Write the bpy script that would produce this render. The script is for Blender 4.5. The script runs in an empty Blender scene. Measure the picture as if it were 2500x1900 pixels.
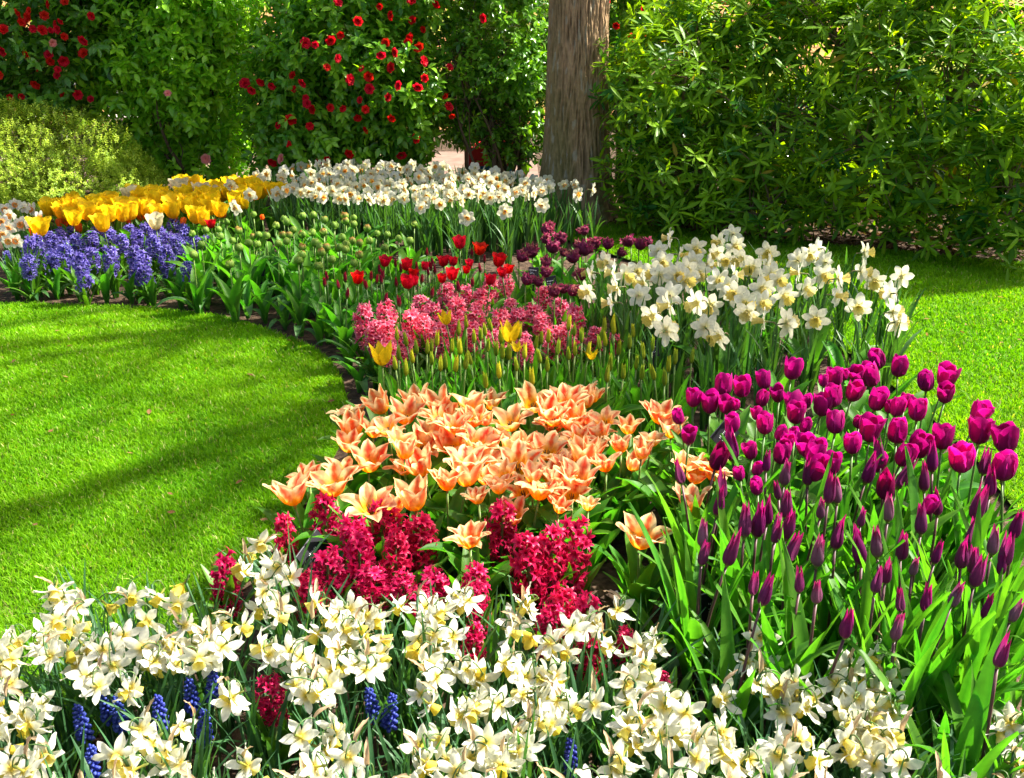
import bpy, math, random
import numpy as np
from mathutils import Vector, Matrix, Euler, noise

random.seed(7); rng = np.random.default_rng(7)
R = math.radians
scene = bpy.context.scene
col = scene.collection

# ------------------------------------------------------------------ camera, sky, sun, exposure
CAM_H, PITCH, F = 1.5, R(21.2), 2430.6
cd = bpy.data.cameras.new('camera'); cam = bpy.data.objects.new('camera', cd); col.objects.link(cam)
cd.lens = 35; cd.sensor_width = 36; cd.clip_end = 500; cd.clip_start = .05
cam.location = (0, 0, CAM_H); cam.rotation_euler = (R(90) - PITCH, 0, 0)
scene.camera = cam
SUN_AZ, SUN_EL = R(73), R(47)
world = bpy.data.worlds.new('World'); scene.world = world; world.use_nodes = True
wn = world.node_tree.nodes; bg = wn['Background']
sky = wn.new('ShaderNodeTexSky'); sky.sky_type = 'NISHITA'; sky.sun_disc = False
sky.dust_density = 5.0; sky.ozone_density = .2; sky.sun_elevation = SUN_EL; sky.sun_rotation = SUN_AZ
world.node_tree.links.new(sky.outputs[0], bg.inputs[0]); bg.inputs[1].default_value = .09
sl = bpy.data.lights.new('sun', 'SUN'); sl.energy = 5.0; sl.angle = R(.5); sl.color = (1, .955, .85)
sun = bpy.data.objects.new('sun', sl); col.objects.link(sun)
sdir = Vector((math.sin(SUN_AZ) * math.cos(SUN_EL), math.cos(SUN_AZ) * math.cos(SUN_EL), math.sin(SUN_EL)))
sun.rotation_euler = (-sdir).to_track_quat('-Z', 'Y').to_euler()
scene.view_settings.view_transform = 'Standard'; scene.view_settings.look = 'None'
scene.view_settings.exposure = 1.75; scene.view_settings.gamma = 1
scene.cycles.max_bounces = 8; scene.cycles.transmission_bounces = 6; scene.cycles.diffuse_bounces = 4

# ------------------------------------------------------------------ pixel <-> place helpers (photo pixels, 2500 x 1900)
CP, SP = math.cos(PITCH), math.sin(PITCH)
def ray(u, v):
    x, y = (u - 1250) / F, -(v - 950) / F
    return Vector((x, CP + y * SP, -SP + y * CP))
def at(u, v, z=0.0):
    d = ray(u, v); t = (z - CAM_H) / d.z
    return Vector((d.x * t, d.y * t, z))
def on(u, v, Y):
    d = ray(u, v); t = Y / d.y
    return Vector((d.x * t, Y, CAM_H + d.z * t))
def depth(p): return p.y * CP + (CAM_H - p.z) * SP
REG = dict(A=(0, 0, 2.585), B=(0, 1250, 2.585), C=(800, 1250, 2.585), D=(1650, 1250, 2.585), E=(0, 350, 2.585), F=(600, 850, 2.585),
           G=(1300, 450, 2.211), H=(1650, 750, 2.585), J=(850, 0, 2.585), K=(1650, 0, 2.585), L=(650, 500, 2.601), M=(1250, 350, 4.8), P=(0, 0, 1))
def pts(reg, s):
    x0, y0, k = REG[reg]; out = []
    for tok in s.split():
        a = tok.split(','); ex = []
        for e in a[2:]:
            try: ex.append(float(e) / k)
            except ValueError: ex.append(e)
        out.append((x0 + float(a[0]) / k, y0 + float(a[1]) / k, *ex))
    return out

# ------------------------------------------------------------------ mesh helpers
class MB:
    def __init__(s): s.v = []; s.f = []; s.c = []; s.n = 0
    def grid(s, P, C, closed=False):
        n, m = P.shape[:2]; b = s.n
        s.v.append(P.reshape(-1, 3)); s.c.append(np.broadcast_to(C, (n, m, 3)).reshape(-1, 3)); s.n += n * m
        for i in range(n - 1):
            for j in range(m if closed else m - 1):
                k = (j + 1) % m
                s.f.append((b + i * m + j, b + i * m + k, b + (i + 1) * m + k, b + (i + 1) * m + j))
    def tube(s, path, rad, C, sides=6, cap=True):
        path = np.array(path, float); n = len(path); rad = np.broadcast_to(np.array(rad, float), (n,))
        C = np.array(C, float); C = np.broadcast_to(C if C.ndim == 2 else C[None], (n, 3))
        T = np.gradient(path, axis=0); T /= np.linalg.norm(T, axis=1)[:, None] + 1e-9
        ref = np.array((.31, .95, .05)) if abs(T[0, 2]) > .5 else np.array((0.02, .03, 1.))
        U = np.cross(T, ref); U /= np.linalg.norm(U, axis=1)[:, None] + 1e-9; V = np.cross(T, U)
        a = np.linspace(0, 2 * np.pi, sides, endpoint=False)
        P = path[:, None] + rad[:, None, None] * (np.cos(a)[None, :, None] * U[:, None] + np.sin(a)[None, :, None] * V[:, None])
        b = s.n; s.grid(P, np.repeat(C[:, None], sides, 1), closed=True)
        if cap: s.f.append(tuple(b + (n - 1) * sides + j for j in range(sides)))
    def box(s, c, d, C, rot=None):
        c = np.array(c, float); d = np.array(d, float) / 2
        q = np.array([(x, y, z) for x in (-1, 1) for y in (-1, 1) for z in (-1, 1)], float) * d
        if rot is not None: q = q @ np.array(rot).T
        b = s.n; s.v.append(q + c); s.c.append(np.broadcast_to(np.array(C, float), (8, 3))); s.n += 8
        for f in ((0, 1, 3, 2), (4, 6, 7, 5), (0, 4, 5, 1), (2, 3, 7, 6), (0, 2, 6, 4), (1, 5, 7, 3)): s.f.append(tuple(b + i for i in f))
    def add(s, o, M=None):
        v = np.concatenate(o.v)
        if M is not None:
            M = np.array(M); v = v @ M[:3, :3].T + M[:3, 3]
        b = s.n; s.v.append(v); s.c.append(np.concatenate(o.c)); s.n += len(v)
        s.f += [tuple(b + i for i in f) for f in o.f]
    def mesh(s, name, mat, smooth=True):
        me = bpy.data.meshes.new(name); v = np.concatenate(s.v)
        me.from_pydata([tuple(x) for x in v.tolist()], [], s.f)
        a = me.color_attributes.new('Col', 'FLOAT_COLOR', 'POINT')
        c = np.ones((len(v), 4), np.float32); c[:, :3] = np.clip(np.concatenate(s.c), 0, 1)
        a.data.foreach_set('color', c.ravel())
        if smooth: me.polygons.foreach_set('use_smooth', [True] * len(me.polygons))
        me.materials.append(mat); me.update()
        return me

def fast_mesh(name, V, quads, C, mat, tris=None, smooth=True):
    """V (n,3), quads (k,4), C (n,3)."""
    me = bpy.data.meshes.new(name); nq = len(quads); nt = 0 if tris is None else len(tris)
    me.vertices.add(len(V)); me.vertices.foreach_set('co', np.asarray(V, np.float32).ravel())
    loops = quads.ravel() if nt == 0 else np.concatenate([quads.ravel(), tris.ravel()])
    me.loops.add(len(loops)); me.loops.foreach_set('vertex_index', loops.astype(np.int32))
    st = np.arange(nq) * 4; tot = np.full(nq, 4)
    if nt: st = np.concatenate([st, nq * 4 + np.arange(nt) * 3]); tot = np.concatenate([tot, np.full(nt, 3)])
    me.polygons.add(nq + nt); me.polygons.foreach_set('loop_start', st.astype(np.int32)); me.polygons.foreach_set('loop_total', tot.astype(np.int32))
    me.polygons.foreach_set('use_smooth', np.full(nq + nt, smooth))
    a = me.color_attributes.new('Col', 'FLOAT_COLOR', 'POINT')
    c = np.ones((len(V), 4), np.float32); c[:, :3] = np.clip(C, 0, 1); a.data.foreach_set('color', c.ravel())
    me.materials.append(mat); me.update(calc_edges=True); me.validate()
    return me

def lerpk(keys, t):
    k = np.array(keys, float); return np.interp(t, k[:, 0], k[:, 1])
def mixc(a, b, f):
    f = np.clip(f, 0, 1)[..., None]; return np.array(a) * (1 - f) + np.array(b) * f
def sstep(a, b, x):
    t = np.clip((x - a) / (b - a), 0, 1); return t * t * (3 - 2 * t)

# ------------------------------------------------------------------ materials
def mk(name, rough=.5, trans=.3, tint=(1.3, 1.25, .6), spec=.35, var=.12, hue=.015, bump=0, bscale=60, sat=1.0):
    m = bpy.data.materials.new(name); m.use_nodes = True; nt = m.node_tree; N = nt.nodes; L = nt.links; N.clear()
    out = N.new('ShaderNodeOutputMaterial'); at_ = N.new('ShaderNodeAttribute'); at_.attribute_name = 'Col'
    oi = N.new('ShaderNodeObjectInfo'); mr = N.new('ShaderNodeMapRange'); mr.inputs[3].default_value = 1 - var; mr.inputs[4].default_value = 1 + var
    L.new(oi.outputs['Random'], mr.inputs[0])
    m2 = N.new('ShaderNodeMapRange'); m2.inputs[3].default_value = .5 - hue; m2.inputs[4].default_value = .5 + hue
    ml = N.new('ShaderNodeMath'); ml.operation = 'MULTIPLY'; ml.inputs[1].default_value = 7.31; fr = N.new('ShaderNodeMath'); fr.operation = 'FRACT'
    L.new(oi.outputs['Random'], ml.inputs[0]); L.new(ml.outputs[0], fr.inputs[0]); L.new(fr.outputs[0], m2.inputs[0])
    hs = N.new('ShaderNodeHueSaturation'); hs.inputs['Saturation'].default_value = sat
    L.new(at_.outputs['Color'], hs.inputs['Color']); L.new(mr.outputs[0], hs.inputs['Value']); L.new(m2.outputs[0], hs.inputs['Hue'])
    # fine mottling that belongs to the tissue itself
    tc = N.new('ShaderNodeTexCoord'); nz = N.new('ShaderNodeTexNoise'); nz.inputs['Scale'].default_value = bscale; nz.inputs['Detail'].default_value = 3
    L.new(tc.outputs['Object'], nz.inputs['Vector'])
    mv = N.new('ShaderNodeMapRange'); mv.inputs[1].default_value = .3; mv.inputs[2].default_value = .7; mv.inputs[3].default_value = .86; mv.inputs[4].default_value = 1.14
    L.new(nz.outputs[0], mv.inputs[0]); vm = N.new('ShaderNodeVectorMath'); vm.operation = 'SCALE'
    L.new(hs.outputs[0], vm.inputs[0]); L.new(mv.outputs[0], vm.inputs['Scale'])
    p = N.new('ShaderNodeBsdfPrincipled'); p.inputs['Roughness'].default_value = rough; p.inputs['Specular IOR Level'].default_value = spec
    L.new(vm.outputs[0], p.inputs['Base Color'])
    if bump:
        bp = N.new('ShaderNodeBump'); bp.inputs['Strength'].default_value = bump; bp.inputs['Distance'].default_value = .004
        L.new(nz.outputs[0], bp.inputs['Height']); L.new(bp.outputs[0], p.inputs['Normal'])
    last = p.outputs[0]
    if trans > 0:
        tm = N.new('ShaderNodeVectorMath'); tm.operation = 'MULTIPLY'; tm.inputs[1].default_value = tint; L.new(vm.outputs[0], tm.inputs[0])
        tr = N.new('ShaderNodeBsdfTranslucent'); L.new(tm.outputs[0], tr.inputs[0])
        mx = N.new('ShaderNodeMixShader'); mx.inputs[0].default_value = trans
        L.new(p.outputs[0], mx.inputs[1]); L.new(tr.outputs[0], mx.inputs[2]); last = mx.outputs[0]
    L.new(last, out.inputs[0]); return m

M_PET = mk('petal', .5, .52, (1.2, 1.15, 1.1), .18, .10, .006, 0, 120)
M_WHITE = mk('white_petal', .55, .46, (1.05, 1.03, .86), .15, .04, .004, 0, 120)
M_WAX = mk('hyacinth_petal', .4, .40, (1.2, 1.1, 1.1), .25, .12, .005, 0, 200)
M_LEAF = mk('tulip_leaf', .45, .48, (1.35, 1.7, .4), .22, .16, .015, 0, 45)
M_STRAP = mk('strap_leaf', .4, .38, (1.6, 1.7, .35), .28, .14, .012, 0, 60)
M_STEM = mk('stem', .45, .1, (1.3, 1.3, .6), .35, .12, .012, 0, 60)
M_CAM = mk('camellia_leaf', .28, .36, (2.2, 2.1, .3), .4, .0, .0, 0, 30)
M_RHO = mk('rhododendron_leaf', .42, .48, (2.4, 2.0, .2), .2, .0, .0, 0, 20)
M_BOX = mk('mound_leaf', .45, .35, (1.6, 1.5, .5), .3, 0, 0, 0, 20)
M_GRASS = mk('grass_blade', .55, .45, (1.45, 1.45, .25), .12, 0, 0, 0, 6)
M_DRY = mk('papery_spathe', .7, .35, (1.1, 1.0, .8), .15, .15, .01, 0, 150)
M_WOOD = mk('bark_twig', .85, 0, spec=.1, var=.1, bump=.5, bscale=40)
M_PAINT = mk('painted_board', .5, 0, spec=.4, var=.05, bump=.15, bscale=25)
M_SLATE = mk('label_slate', .75, 0, spec=.1, var=.08)

def noise_mat(name, c1, c2, scale, rough=.9, bump=.4, dist=.02, c3=None, s3=2.0, detail=8):
    m = bpy.data.materials.new(name); m.use_nodes = True; N = m.node_tree.nodes; L = m.node_tree.links
    p = N['Principled BSDF']; p.inputs['Roughness'].default_value = rough; p.inputs['Specular IOR Level'].default_value = .15
    tc = N.new('ShaderNodeTexCoord'); nz = N.new('ShaderNodeTexNoise'); nz.inputs['Scale'].default_value = scale; nz.inputs['Detail'].default_value = detail
    L.new(tc.outputs['Object'], nz.inputs['Vector'])
    rp = N.new('ShaderNodeValToRGB'); rp.color_ramp.elements[0].position = .35; rp.color_ramp.elements[1].position = .68
    rp.color_ramp.elements[0].color = (*c1, 1); rp.color_ramp.elements[1].color = (*c2, 1); L.new(nz.outputs[0], rp.inputs[0])
    last = rp.outputs[0]
    if c3:
        n3 = N.new('ShaderNodeTexNoise'); n3.inputs['Scale'].default_value = s3; n3.inputs['Detail'].default_value = 4; L.new(tc.outputs['Object'], n3.inputs['Vector'])
        r3 = N.new('ShaderNodeMapRange'); r3.inputs[1].default_value = .48; r3.inputs[2].default_value = .62; L.new(n3.outputs[0], r3.inputs[0])
        mx = N.new('ShaderNodeMix'); mx.data_type = 'RGBA'; mx.inputs[7].default_value = (*c3, 1); L.new(r3.outputs[0], mx.inputs[0]); L.new(last, mx.inputs[6]); last = mx.outputs[2]
    L.new(last, p.inputs['Base Color'])
    b = N.new('ShaderNodeBump'); b.inputs['Strength'].default_value = bump; b.inputs['Distance'].default_value = dist
    L.new(nz.outputs[0], b.inputs['Height']); L.new(b.outputs[0], p.inputs['Normal'])
    return m
M_SOIL = noise_mat('garden_soil', (.035, .022, .015), (.11, .07, .045), 28, bump=.9, dist=.03)
M_TURF = noise_mat('turf_base', (.05, .10, .008), (.10, .20, .015), 30, c3=(.12, .19, .02), s3=2.5)
M_PATH = noise_mat('path_paving', (.17, .11, .085), (.24, .165, .13), 8, bump=.1)
M_HILL = noise_mat('hill_litter', (.30, .13, .05), (.52, .26, .10), 9, c3=(.22, .26, .03), s3=.9)

# ------------------------------------------------------------------ object helpers
def tag(o, label=None, cat=None, group=None, kind=None):
    if label: o['label'] = label
    if cat: o['category'] = cat
    if group: o['group'] = group
    if kind: o['kind'] = kind
    return o
def obj(name, me, parent=None, M=None):
    o = bpy.data.objects.new(name, me); col.objects.link(o)
    if parent is not None: o.parent = parent
    if M is not None: o.matrix_local = M
    return o
def empty(name, loc, yaw=0.0):
    o = bpy.data.objects.new(name, None); col.objects.link(o); o.location = loc; o.rotation_euler = (0, 0, yaw); o.empty_display_size = .05
    return o
def T(x, y, z): return Matrix.Translation((x, y, z))
def RZ(a): return Matrix.Rotation(a, 4, 'Z')
def RY(a): return Matrix.Rotation(a, 4, 'Y')
def RX(a): return Matrix.Rotation(a, 4, 'X')
def SC(a): return Matrix.Diagonal((a, a, a, 1))

ORD = ['', 'second', 'third', 'fourth', 'fifth', 'sixth', 'seventh', 'eighth', 'ninth', 'tenth', 'eleventh', 'twelfth', 'thirteenth', 'fourteenth', 'fifteenth']
def row_labels(P, look, where, per=9):
    """one label per point: its look, and its place counted along the row it stands in (row 1 is the nearest to the viewer)."""
    n = len(P); idx = sorted(range(n), key=lambda i: -P[i][1]); nr = max(1, round(n / per)); out = [''] * n
    for r in range(nr):
        row = sorted(idx[r * n // nr:(r + 1) * n // nr], key=lambda i: P[i][0]); m = len(row)
        rn = 'front row' if r == 0 else ('back row' if r == nr - 1 else ORD[r] + ' row')
        for k, i in enumerate(row):
            if k == 0: w = 'leftmost'
            elif k == m - 1: w = 'rightmost'
            elif k <= (m - 1) / 2: w = ORD[k] + ' from left'
            else: w = ORD[m - 1 - k] + ' from right'
            lk = look(i) if callable(look) else look
            out[i] = f'{lk}, {w} in the {rn} {where}'
    return out

# ------------------------------------------------------------------ flower geometry
OVATE = [(0, .35), (.15, .62), (.4, 1), (.6, .98), (.8, .75), (.93, .42), (1, .06)]
CUPS = [(0, .4), (.2, .8), (.5, 1), (.75, .98), (.9, .72), (1, .18)]
POINT = [(0, .35), (.2, .75), (.45, 1), (.65, .85), (.82, .5), (.94, .2), (1, .03)]
def petal(mb, L, W, phi, shape, rc, az, colf, r0=.004, n=9, m=7, wave=0., wf=3, z0=0., jit=0., seed=0, open_=0.):
    rr = random.Random(seed)
    t = np.linspace(0, 1, n); s = np.linspace(-1, 1, m)
    ph = np.radians(lerpk(phi, t) + open_ * sstep(.15, .8, t) + rr.uniform(-jit, jit) * sstep(.1, 1, t))
    dl = L / (n - 1)
    r = r0 + np.concatenate([[0], np.cumsum((np.sin(ph[1:]) + np.sin(ph[:-1])) / 2 * dl)])
    z = z0 + np.concatenate([[0], np.cumsum((np.cos(ph[1:]) + np.cos(ph[:-1])) / 2 * dl)])
    r = np.maximum(r, .0009)
    w = W / 2 * lerpk(shape, t)
    al = s[None] * w[:, None] / rc
    y = rc * np.sin(al); d = abs(rc) * (1 - np.cos(al)) * (1 if rc > 0 else -1)
    p0 = rr.uniform(0, 6.28)
    d = d + wave * np.sin(wf * t[:, None] * 6.28 + p0 + s[None] * 2.2) * np.abs(s[None]) ** 1.5 * sstep(.15, .6, t)[:, None]
    X = r[:, None] - np.cos(ph)[:, None] * d; Z = z[:, None] + np.sin(ph)[:, None] * d
    skew = rr.uniform(-.12, .12) * L * t[:, None] ** 2 * (.3 + .7 * (jit > 0))
    Y = y + skew
    c, sn = math.cos(az), math.sin(az)
    P = np.stack([X * c - Y * sn, X * sn + Y * c, Z], -1)
    tt, ss = np.meshgrid(t, s, indexing='ij')
    mb.grid(P, colf(tt, ss))

def flower6(L, W, phi, shape, rc, colf, jit=4, open_=0., wave=.0, inner=.93, seed=0, n=9, m=7, r0=.004, extra=0, wf=3):
    mb = MB(); rr = random.Random(seed); a0 = rr.uniform(0, 6.28)
    for k in range(6 + extra):
        inn = k >= 3
        az = a0 + (k % 3) * 2.0944 + (1.047 if inn else 0) + rr.uniform(-.08, .08) + (k // 6) * .5
        f = inner if inn else 1
        petal(mb, L * (f + .03 * inn) * rr.uniform(.95, 1.04), W * rr.uniform(.93, 1.05), phi, shape, rc * (f if inn else 1), az, colf,
              r0=r0 * (.7 if inn else 1), n=n, m=m, wave=wave, wf=wf, jit=jit, seed=rr.randrange(1 << 30), open_=open_ * (.8 if inn else 1))
    return mb

def receptacle(mb, r, c, z=-.001):
    t = np.linspace(0, 1, 4); mb.tube([(0, 0, z - .006 + .009 * x) for x in t], [.0025, r * .7, r, r * .6], c, 6)

def mkvar(name, fn, k, mat=M_PET): return [fn(i).mesh(name, mat) for i in range(k)]

# purple egg tulip
def c_purple(i):
    sh = [1, .8, 1.1, .9][i % 4]
    def f(t, s):
        c = mixc((.24, .001, .11), (.54, .003, .215), sstep(.1, .75, t) * (1 - .35 * np.exp(-(s / .25) ** 2)))
        c = mixc(c, (.75, .05, .42), sstep(.78, 1, np.abs(s)) * .35 + .25 * sstep(.92, 1, t))
        stripe = .84 + .16 * np.sin(s * 26 + i + t * 2)
        return c * sh * stripe[..., None]
    return f
PHI_EGG = [(0, 82), (.14, 44), (.4, 6), (.75, -9), (1, -20)]
def tulip_purple(i):
    mb = flower6(.062, .044, PHI_EGG, CUPS, .0235, c_purple(i), jit=[3, 8, 12, 6, 18, 4, 10][i % 7], open_=[-2, 5, 12, 0, 26, -6, 8][i % 7], wave=.0012, seed=100 + i, n=10, m=9)
    receptacle(mb, .004, (.25, .3, .08)); return mb
# purple slender bud
def c_bud(i):
    pale = [0, .15, .45, 0, .08, .7, 0, .1][i % 8]
    def f(t, s):
        c = mixc((.21, .014, .125), (.34, .003, .11), sstep(.5, 1, t))
        c = mixc(c, (.10, .004, .065), .7 * np.exp(-(s / .22) ** 2) * (1 - t))
        c = mixc(c, (.36, .20, .27), pale * (1 - sstep(.5, 1, t)))
        c = mixc(c, (.33, .36, .07), 1 - sstep(.03, .13, t))
        return c * (.93 + .07 * np.sin(s * 30 + i))[..., None]
    return f
PHI_BUD = [(0, 70), (.1, 38), (.22, 8), (.38, -8), (.6, -17), (.8, -16), (1, -7)]
PHI_THIN = [(0, 55), (.1, 28), (.22, 6), (.38, -6), (.6, -13), (.8, -12), (1, -5)]
SH_BUD = [(0, .5), (.15, .85), (.3, 1), (.5, .85), (.7, .5), (.85, .28), (1, .04)]
def tulip_bud(i):
    L = [.092, .085, .08, .1, .095, .08, .09, .097][i % 8]
    mb = flower6(L, .027, PHI_BUD, SH_BUD, .0112, c_bud(i), jit=1.5, inner=.86, r0=.0028, seed=200 + i, n=12, m=7, open_=[0, 0, -1, 1, 3, 0, 0, 8][i % 8])
    receptacle(mb, .005, (.24, .3, .07)); return mb
# orange star tulip
def c_orange(i):
    fl = [.8, .95, .65, 1.1, .75, .5, .9, 1.2][i % 8]; ph = i * 1.7
    def f(t, s):
        s2 = np.abs(s + .06 * np.sin(t * 9 + ph))
        cream = np.array((.84, .50, .19)) if i % 3 else np.array((.86, .62, .32))
        c = mixc(cream, (.74, .27, .075), (.25 + .3 * np.sin(s * 17 + ph)) * sstep(.2, .6, t))
        edge = sstep(.34, .72, np.abs(s) + .10 * np.sin(t * 14 + ph) + .16 * sstep(.75, 1, t))
        flame = (1 - sstep(.10, [.62, .5, .7, .42][i % 4], s2 + .10 * np.sin(t * 23 + ph))) * sstep(.22, .42, t) * (1 - sstep(.84, 1, t))
        c = mixc(c, (.88, .68, .36), edge * .85 * sstep(.28, .5, t))
        c = mixc(c, (.70, .045, .008), np.clip(fl * 1.2, 0, .97) * flame)
        c = mixc(c, (.88, .42, .003), (1 - sstep(.26, .62, t)) * (1 - .72 * flame))
        return c
    return f
PHI_STAR = [(0, 76), (.15, 48), (.4, 20), (.7, 22), (.9, 36), (1, 52)]
SHORANGE = [(0, .35), (.2, .75), (.5, 1), (.7, .86), (.86, .52), (.95, .22), (1, .03)]
def tulip_orange(i):
    op = [10, 28, -4, 40, 16, 50, 4, 30, 20, 58, -10, 34][i % 12]
    mb = flower6(.070, .037, PHI_STAR, SHORANGE, .024, c_orange(i), jit=11, open_=op, wave=.003, seed=300 + i, n=12, m=11, wf=1.5, extra=[0, 3, 0, 0, 2, 0, 0, 0][i % 8])
    receptacle(mb, .004, (.35, .3, .05))
    for k in range(6):
        a = k * 1.047; mb.tube([(.003 * math.cos(a), .003 * math.sin(a), .003), (.006 * math.cos(a), .006 * math.sin(a), .02)], [.0007, .0014], (.12, .07, .03), 4)
    return mb
# large yellow tulip
def c_yellow(base, base2):
    def f(t, s):
        c = mixc(base2, base, sstep(.05, .5, t)); c = mixc(c, np.array(base) * 1.06, sstep(.7, 1, np.abs(s)))
        return c * (.95 + .05 * np.sin(s * 24 + t * 3))[..., None]
    return f
PHI_CUP = [(0, 80), (.15, 50), (.4, 14), (.75, 6), (1, 14)]
def tulip_yellow(i):
    mb = flower6(.088, .062, PHI_CUP, CUPS, .036, c_yellow((.82, .60, .010), (.80, .50, .006)), jit=8, open_=[0, 8, -6, 16, 4, 12][i % 6], wave=.003, seed=400 + i, n=10, m=7)
    receptacle(mb, .005, (.3, .35, .06)); return mb
def tulip_cream(i):
    mb = flower6(.086, .06, PHI_CUP, CUPS, .036, c_yellow((.72, .66, .42), (.72, .56, .12)), jit=8, open_=[6, 20, 12][i % 3], wave=.003, seed=450 + i, n=10, m=7)
    receptacle(mb, .005, (.3, .35, .06)); return mb
def tulip_small_orange(i):
    mb = flower6(.05, .034, PHI_EGG, CUPS, .02, c_yellow((.80, .16, .02), (.75, .25, .02)), jit=4, seed=470 + i); receptacle(mb, .004, (.3, .35, .06)); return mb
# slender yellow bud and its open form
def c_ybud(i):
    y = [.15, .35, .55, .25, .8, .05][i % 6]
    def f(t, s):
        g = mixc((.20, .33, .025), (.64, .62, .03), np.clip(y + .35 * sstep(.3, .95, np.abs(s)), 0, 1))
        return mixc(g, (.12, .22, .03), .5 * np.exp(-(s / .3) ** 2) * (1 - t) + .25 * (1 - sstep(0, .25, t)))
    return f
def tulip_ybud(i):
    mb = flower6(.062, .018, PHI_THIN, SH_BUD, .0075, c_ybud(i), jit=1, inner=.85, seed=500 + i, n=10, m=5, r0=.0025)
    receptacle(mb, .003, (.14, .24, .04)); return mb
def tulip_yopen(i):
    mb = flower6(.066, .03, PHI_STAR, POINT, .022, c_yellow((.76, .53, .01), (.74, .48, .008)), jit=6, open_=[-16, 6, 14, -20][i % 4], wave=.001, seed=520 + i, n=10)
    receptacle(mb, .004, (.3, .35, .06)); return mb
# red fringed tulip and its bud
def c_red(t, s): return mixc((.42, .002, .006), (.64, .006, .010), sstep(.1, .8, t)) * (.93 + .07 * np.sin(s * 22))[..., None]
def tulip_red(i):
    mb = flower6(.056, .042, [(0, 82), (.15, 50), (.4, 8), (.75, 6), (1, 34)], [(0, .4), (.2, .8), (.5, 1), (.78, .8), (.92, .42), (1, .04)], .022, c_red, jit=5,
                 open_=[0, 8, 3, 14][i % 4], wave=.002, seed=600 + i, n=10); receptacle(mb, .004, (.2, .28, .06)); return mb
def c_rbud(t, s): return mixc(mixc((.13, .16, .05), (.24, .006, .028), sstep(.08, .4, t)), (.36, .03, .06), sstep(.6, 1, np.abs(s)) * .4)
def tulip_rbud(i):
    mb = flower6(.052, .019, PHI_THIN, SH_BUD, .008, c_rbud, jit=1, inner=.85, seed=650 + i, n=9, m=5, r0=.003); receptacle(mb, .003, (.14, .2, .05)); return mb
# plump green double bud
def c_gbud(i):
    red = [0, .05, 0, .12, 0, .6][i % 6]
    def f(t, s):
        c = mixc((.19, .38, .04), (.34, .48, .10), sstep(.35, .9, t) * (.4 + .6 * np.abs(s)))
        c = mixc(c, (.18, .30, .06), np.exp(-(s / .3) ** 2) * .6)
        return mixc(c, (.55, .10, .06), red * sstep(.55, 1, t))
    return f
def tulip_gbud(i):
    mb = flower6(.056, .03, [(0, 86), (.22, 52), (.5, 2), (.75, -34), (1, -62)], [(0, .5), (.3, .95), (.55, 1), (.8, .7), (1, .1)], .017, c_gbud(i), jit=5, inner=.9, seed=700 + i, n=9, m=5, wave=.001, extra=3)
    receptacle(mb, .004, (.16, .26, .06)); return mb
# crumpled dark parrot tulip
def c_parrot(i):
    def f(t, s):
        c = mixc((.17, .022, .055), (.42, .04, .15), sstep(.2, .9, t) * (.5 + .5 * np.sin(s * 7 + i * 2 + t * 9)))
        return mixc(c, (.30, .19, .08), .6 * sstep(.6, 1, t) * (np.sin(s * 5 + i) > .2))
    return f
def tulip_parrot(i):
    mb = flower6(.06, .046, [(0, 85), (.2, 52), (.45, 8), (.75, -26), (1, -44)], POINT, .019, c_parrot(i), jit=40, wave=.016, seed=800 + i, n=11, m=8, wf=2.4, extra=3, open_=[0, -8, 6, -5, 3][i % 5])
    receptacle(mb, .004, (.2, .22, .06)); return mb

# daffodils: axis +Z is the way the flower faces
def corona(mb, r0, r1, ln, frill, nf, c0, c1, n=7, m=24, z0=0.001, flare=2.2):
    t = np.linspace(0, 1, n); a = np.linspace(0, 2 * np.pi, m, endpoint=False)
    rad = r0 + (r1 - r0) * t ** flare
    Rr = rad[:, None] * (1 + frill * np.sin(a * nf)[None] * (t ** 3)[:, None])
    Z = z0 + ln * t[:, None] + frill * .3 * r1 * np.cos(a * nf * .5)[None] * (t ** 4)[:, None]
    P = np.stack([Rr * np.cos(a)[None], Rr * np.sin(a)[None], np.broadcast_to(Z, Rr.shape)], -1)
    mb.grid(P, np.repeat(mixc(c0, c1, t)[:, None], m, 1), closed=True)
    q = np.linspace(0, 1, 3); P2 = np.stack([np.outer(r0 * q, np.cos(a)), np.outer(r0 * q, np.sin(a)), np.full((3, m), z0)], -1); mb.grid(P2, np.array(c0) * .8, closed=True)
def tepals(L, W, wc, bc, seed, phi0=84, spread=8, wave=.0015, rc=.035, shape=OVATE, m=5, n=7, r0=.003):
    mb = MB(); rr = random.Random(seed); a0 = rr.uniform(0, 6)
    def cf(t, s):
        c = mixc(bc, wc, sstep(.02, .34, t)); return c * (.95 + .05 * (1 - np.exp(-(s / .12) ** 2)) + .02 * np.sin(s * 14))[..., None]
    for k in range(6):
        e = rr.uniform(-spread, spread) + (4 if k % 2 else -3)
        petal(mb, L * rr.uniform(.93, 1.05), W * rr.uniform(.92, 1.06), [(0, phi0 - 14 + e), (.3, phi0 + e), (.7, phi0 + e + 4), (1, phi0 + e + rr.uniform(-10, 22))], shape, rc * rr.choice((1, 1, -1.6)),
              a0 + k * 1.0472 + rr.uniform(-.1, .1), cf, r0=r0, n=n, m=m, wave=wave, wf=1, jit=5, seed=rr.randrange(1 << 30), z0=-.0012 * (k % 2))
    return mb
def backtube(mb, ln, r, ctop, cbot):
    z = np.linspace(0, 1, 5); mb.tube([(0, 0, -ln * x) for x in z], [r * 1.25, r * .8, r * .7, r * 1.15, r * .6], mixc(ctop, cbot, z), 6)

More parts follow.
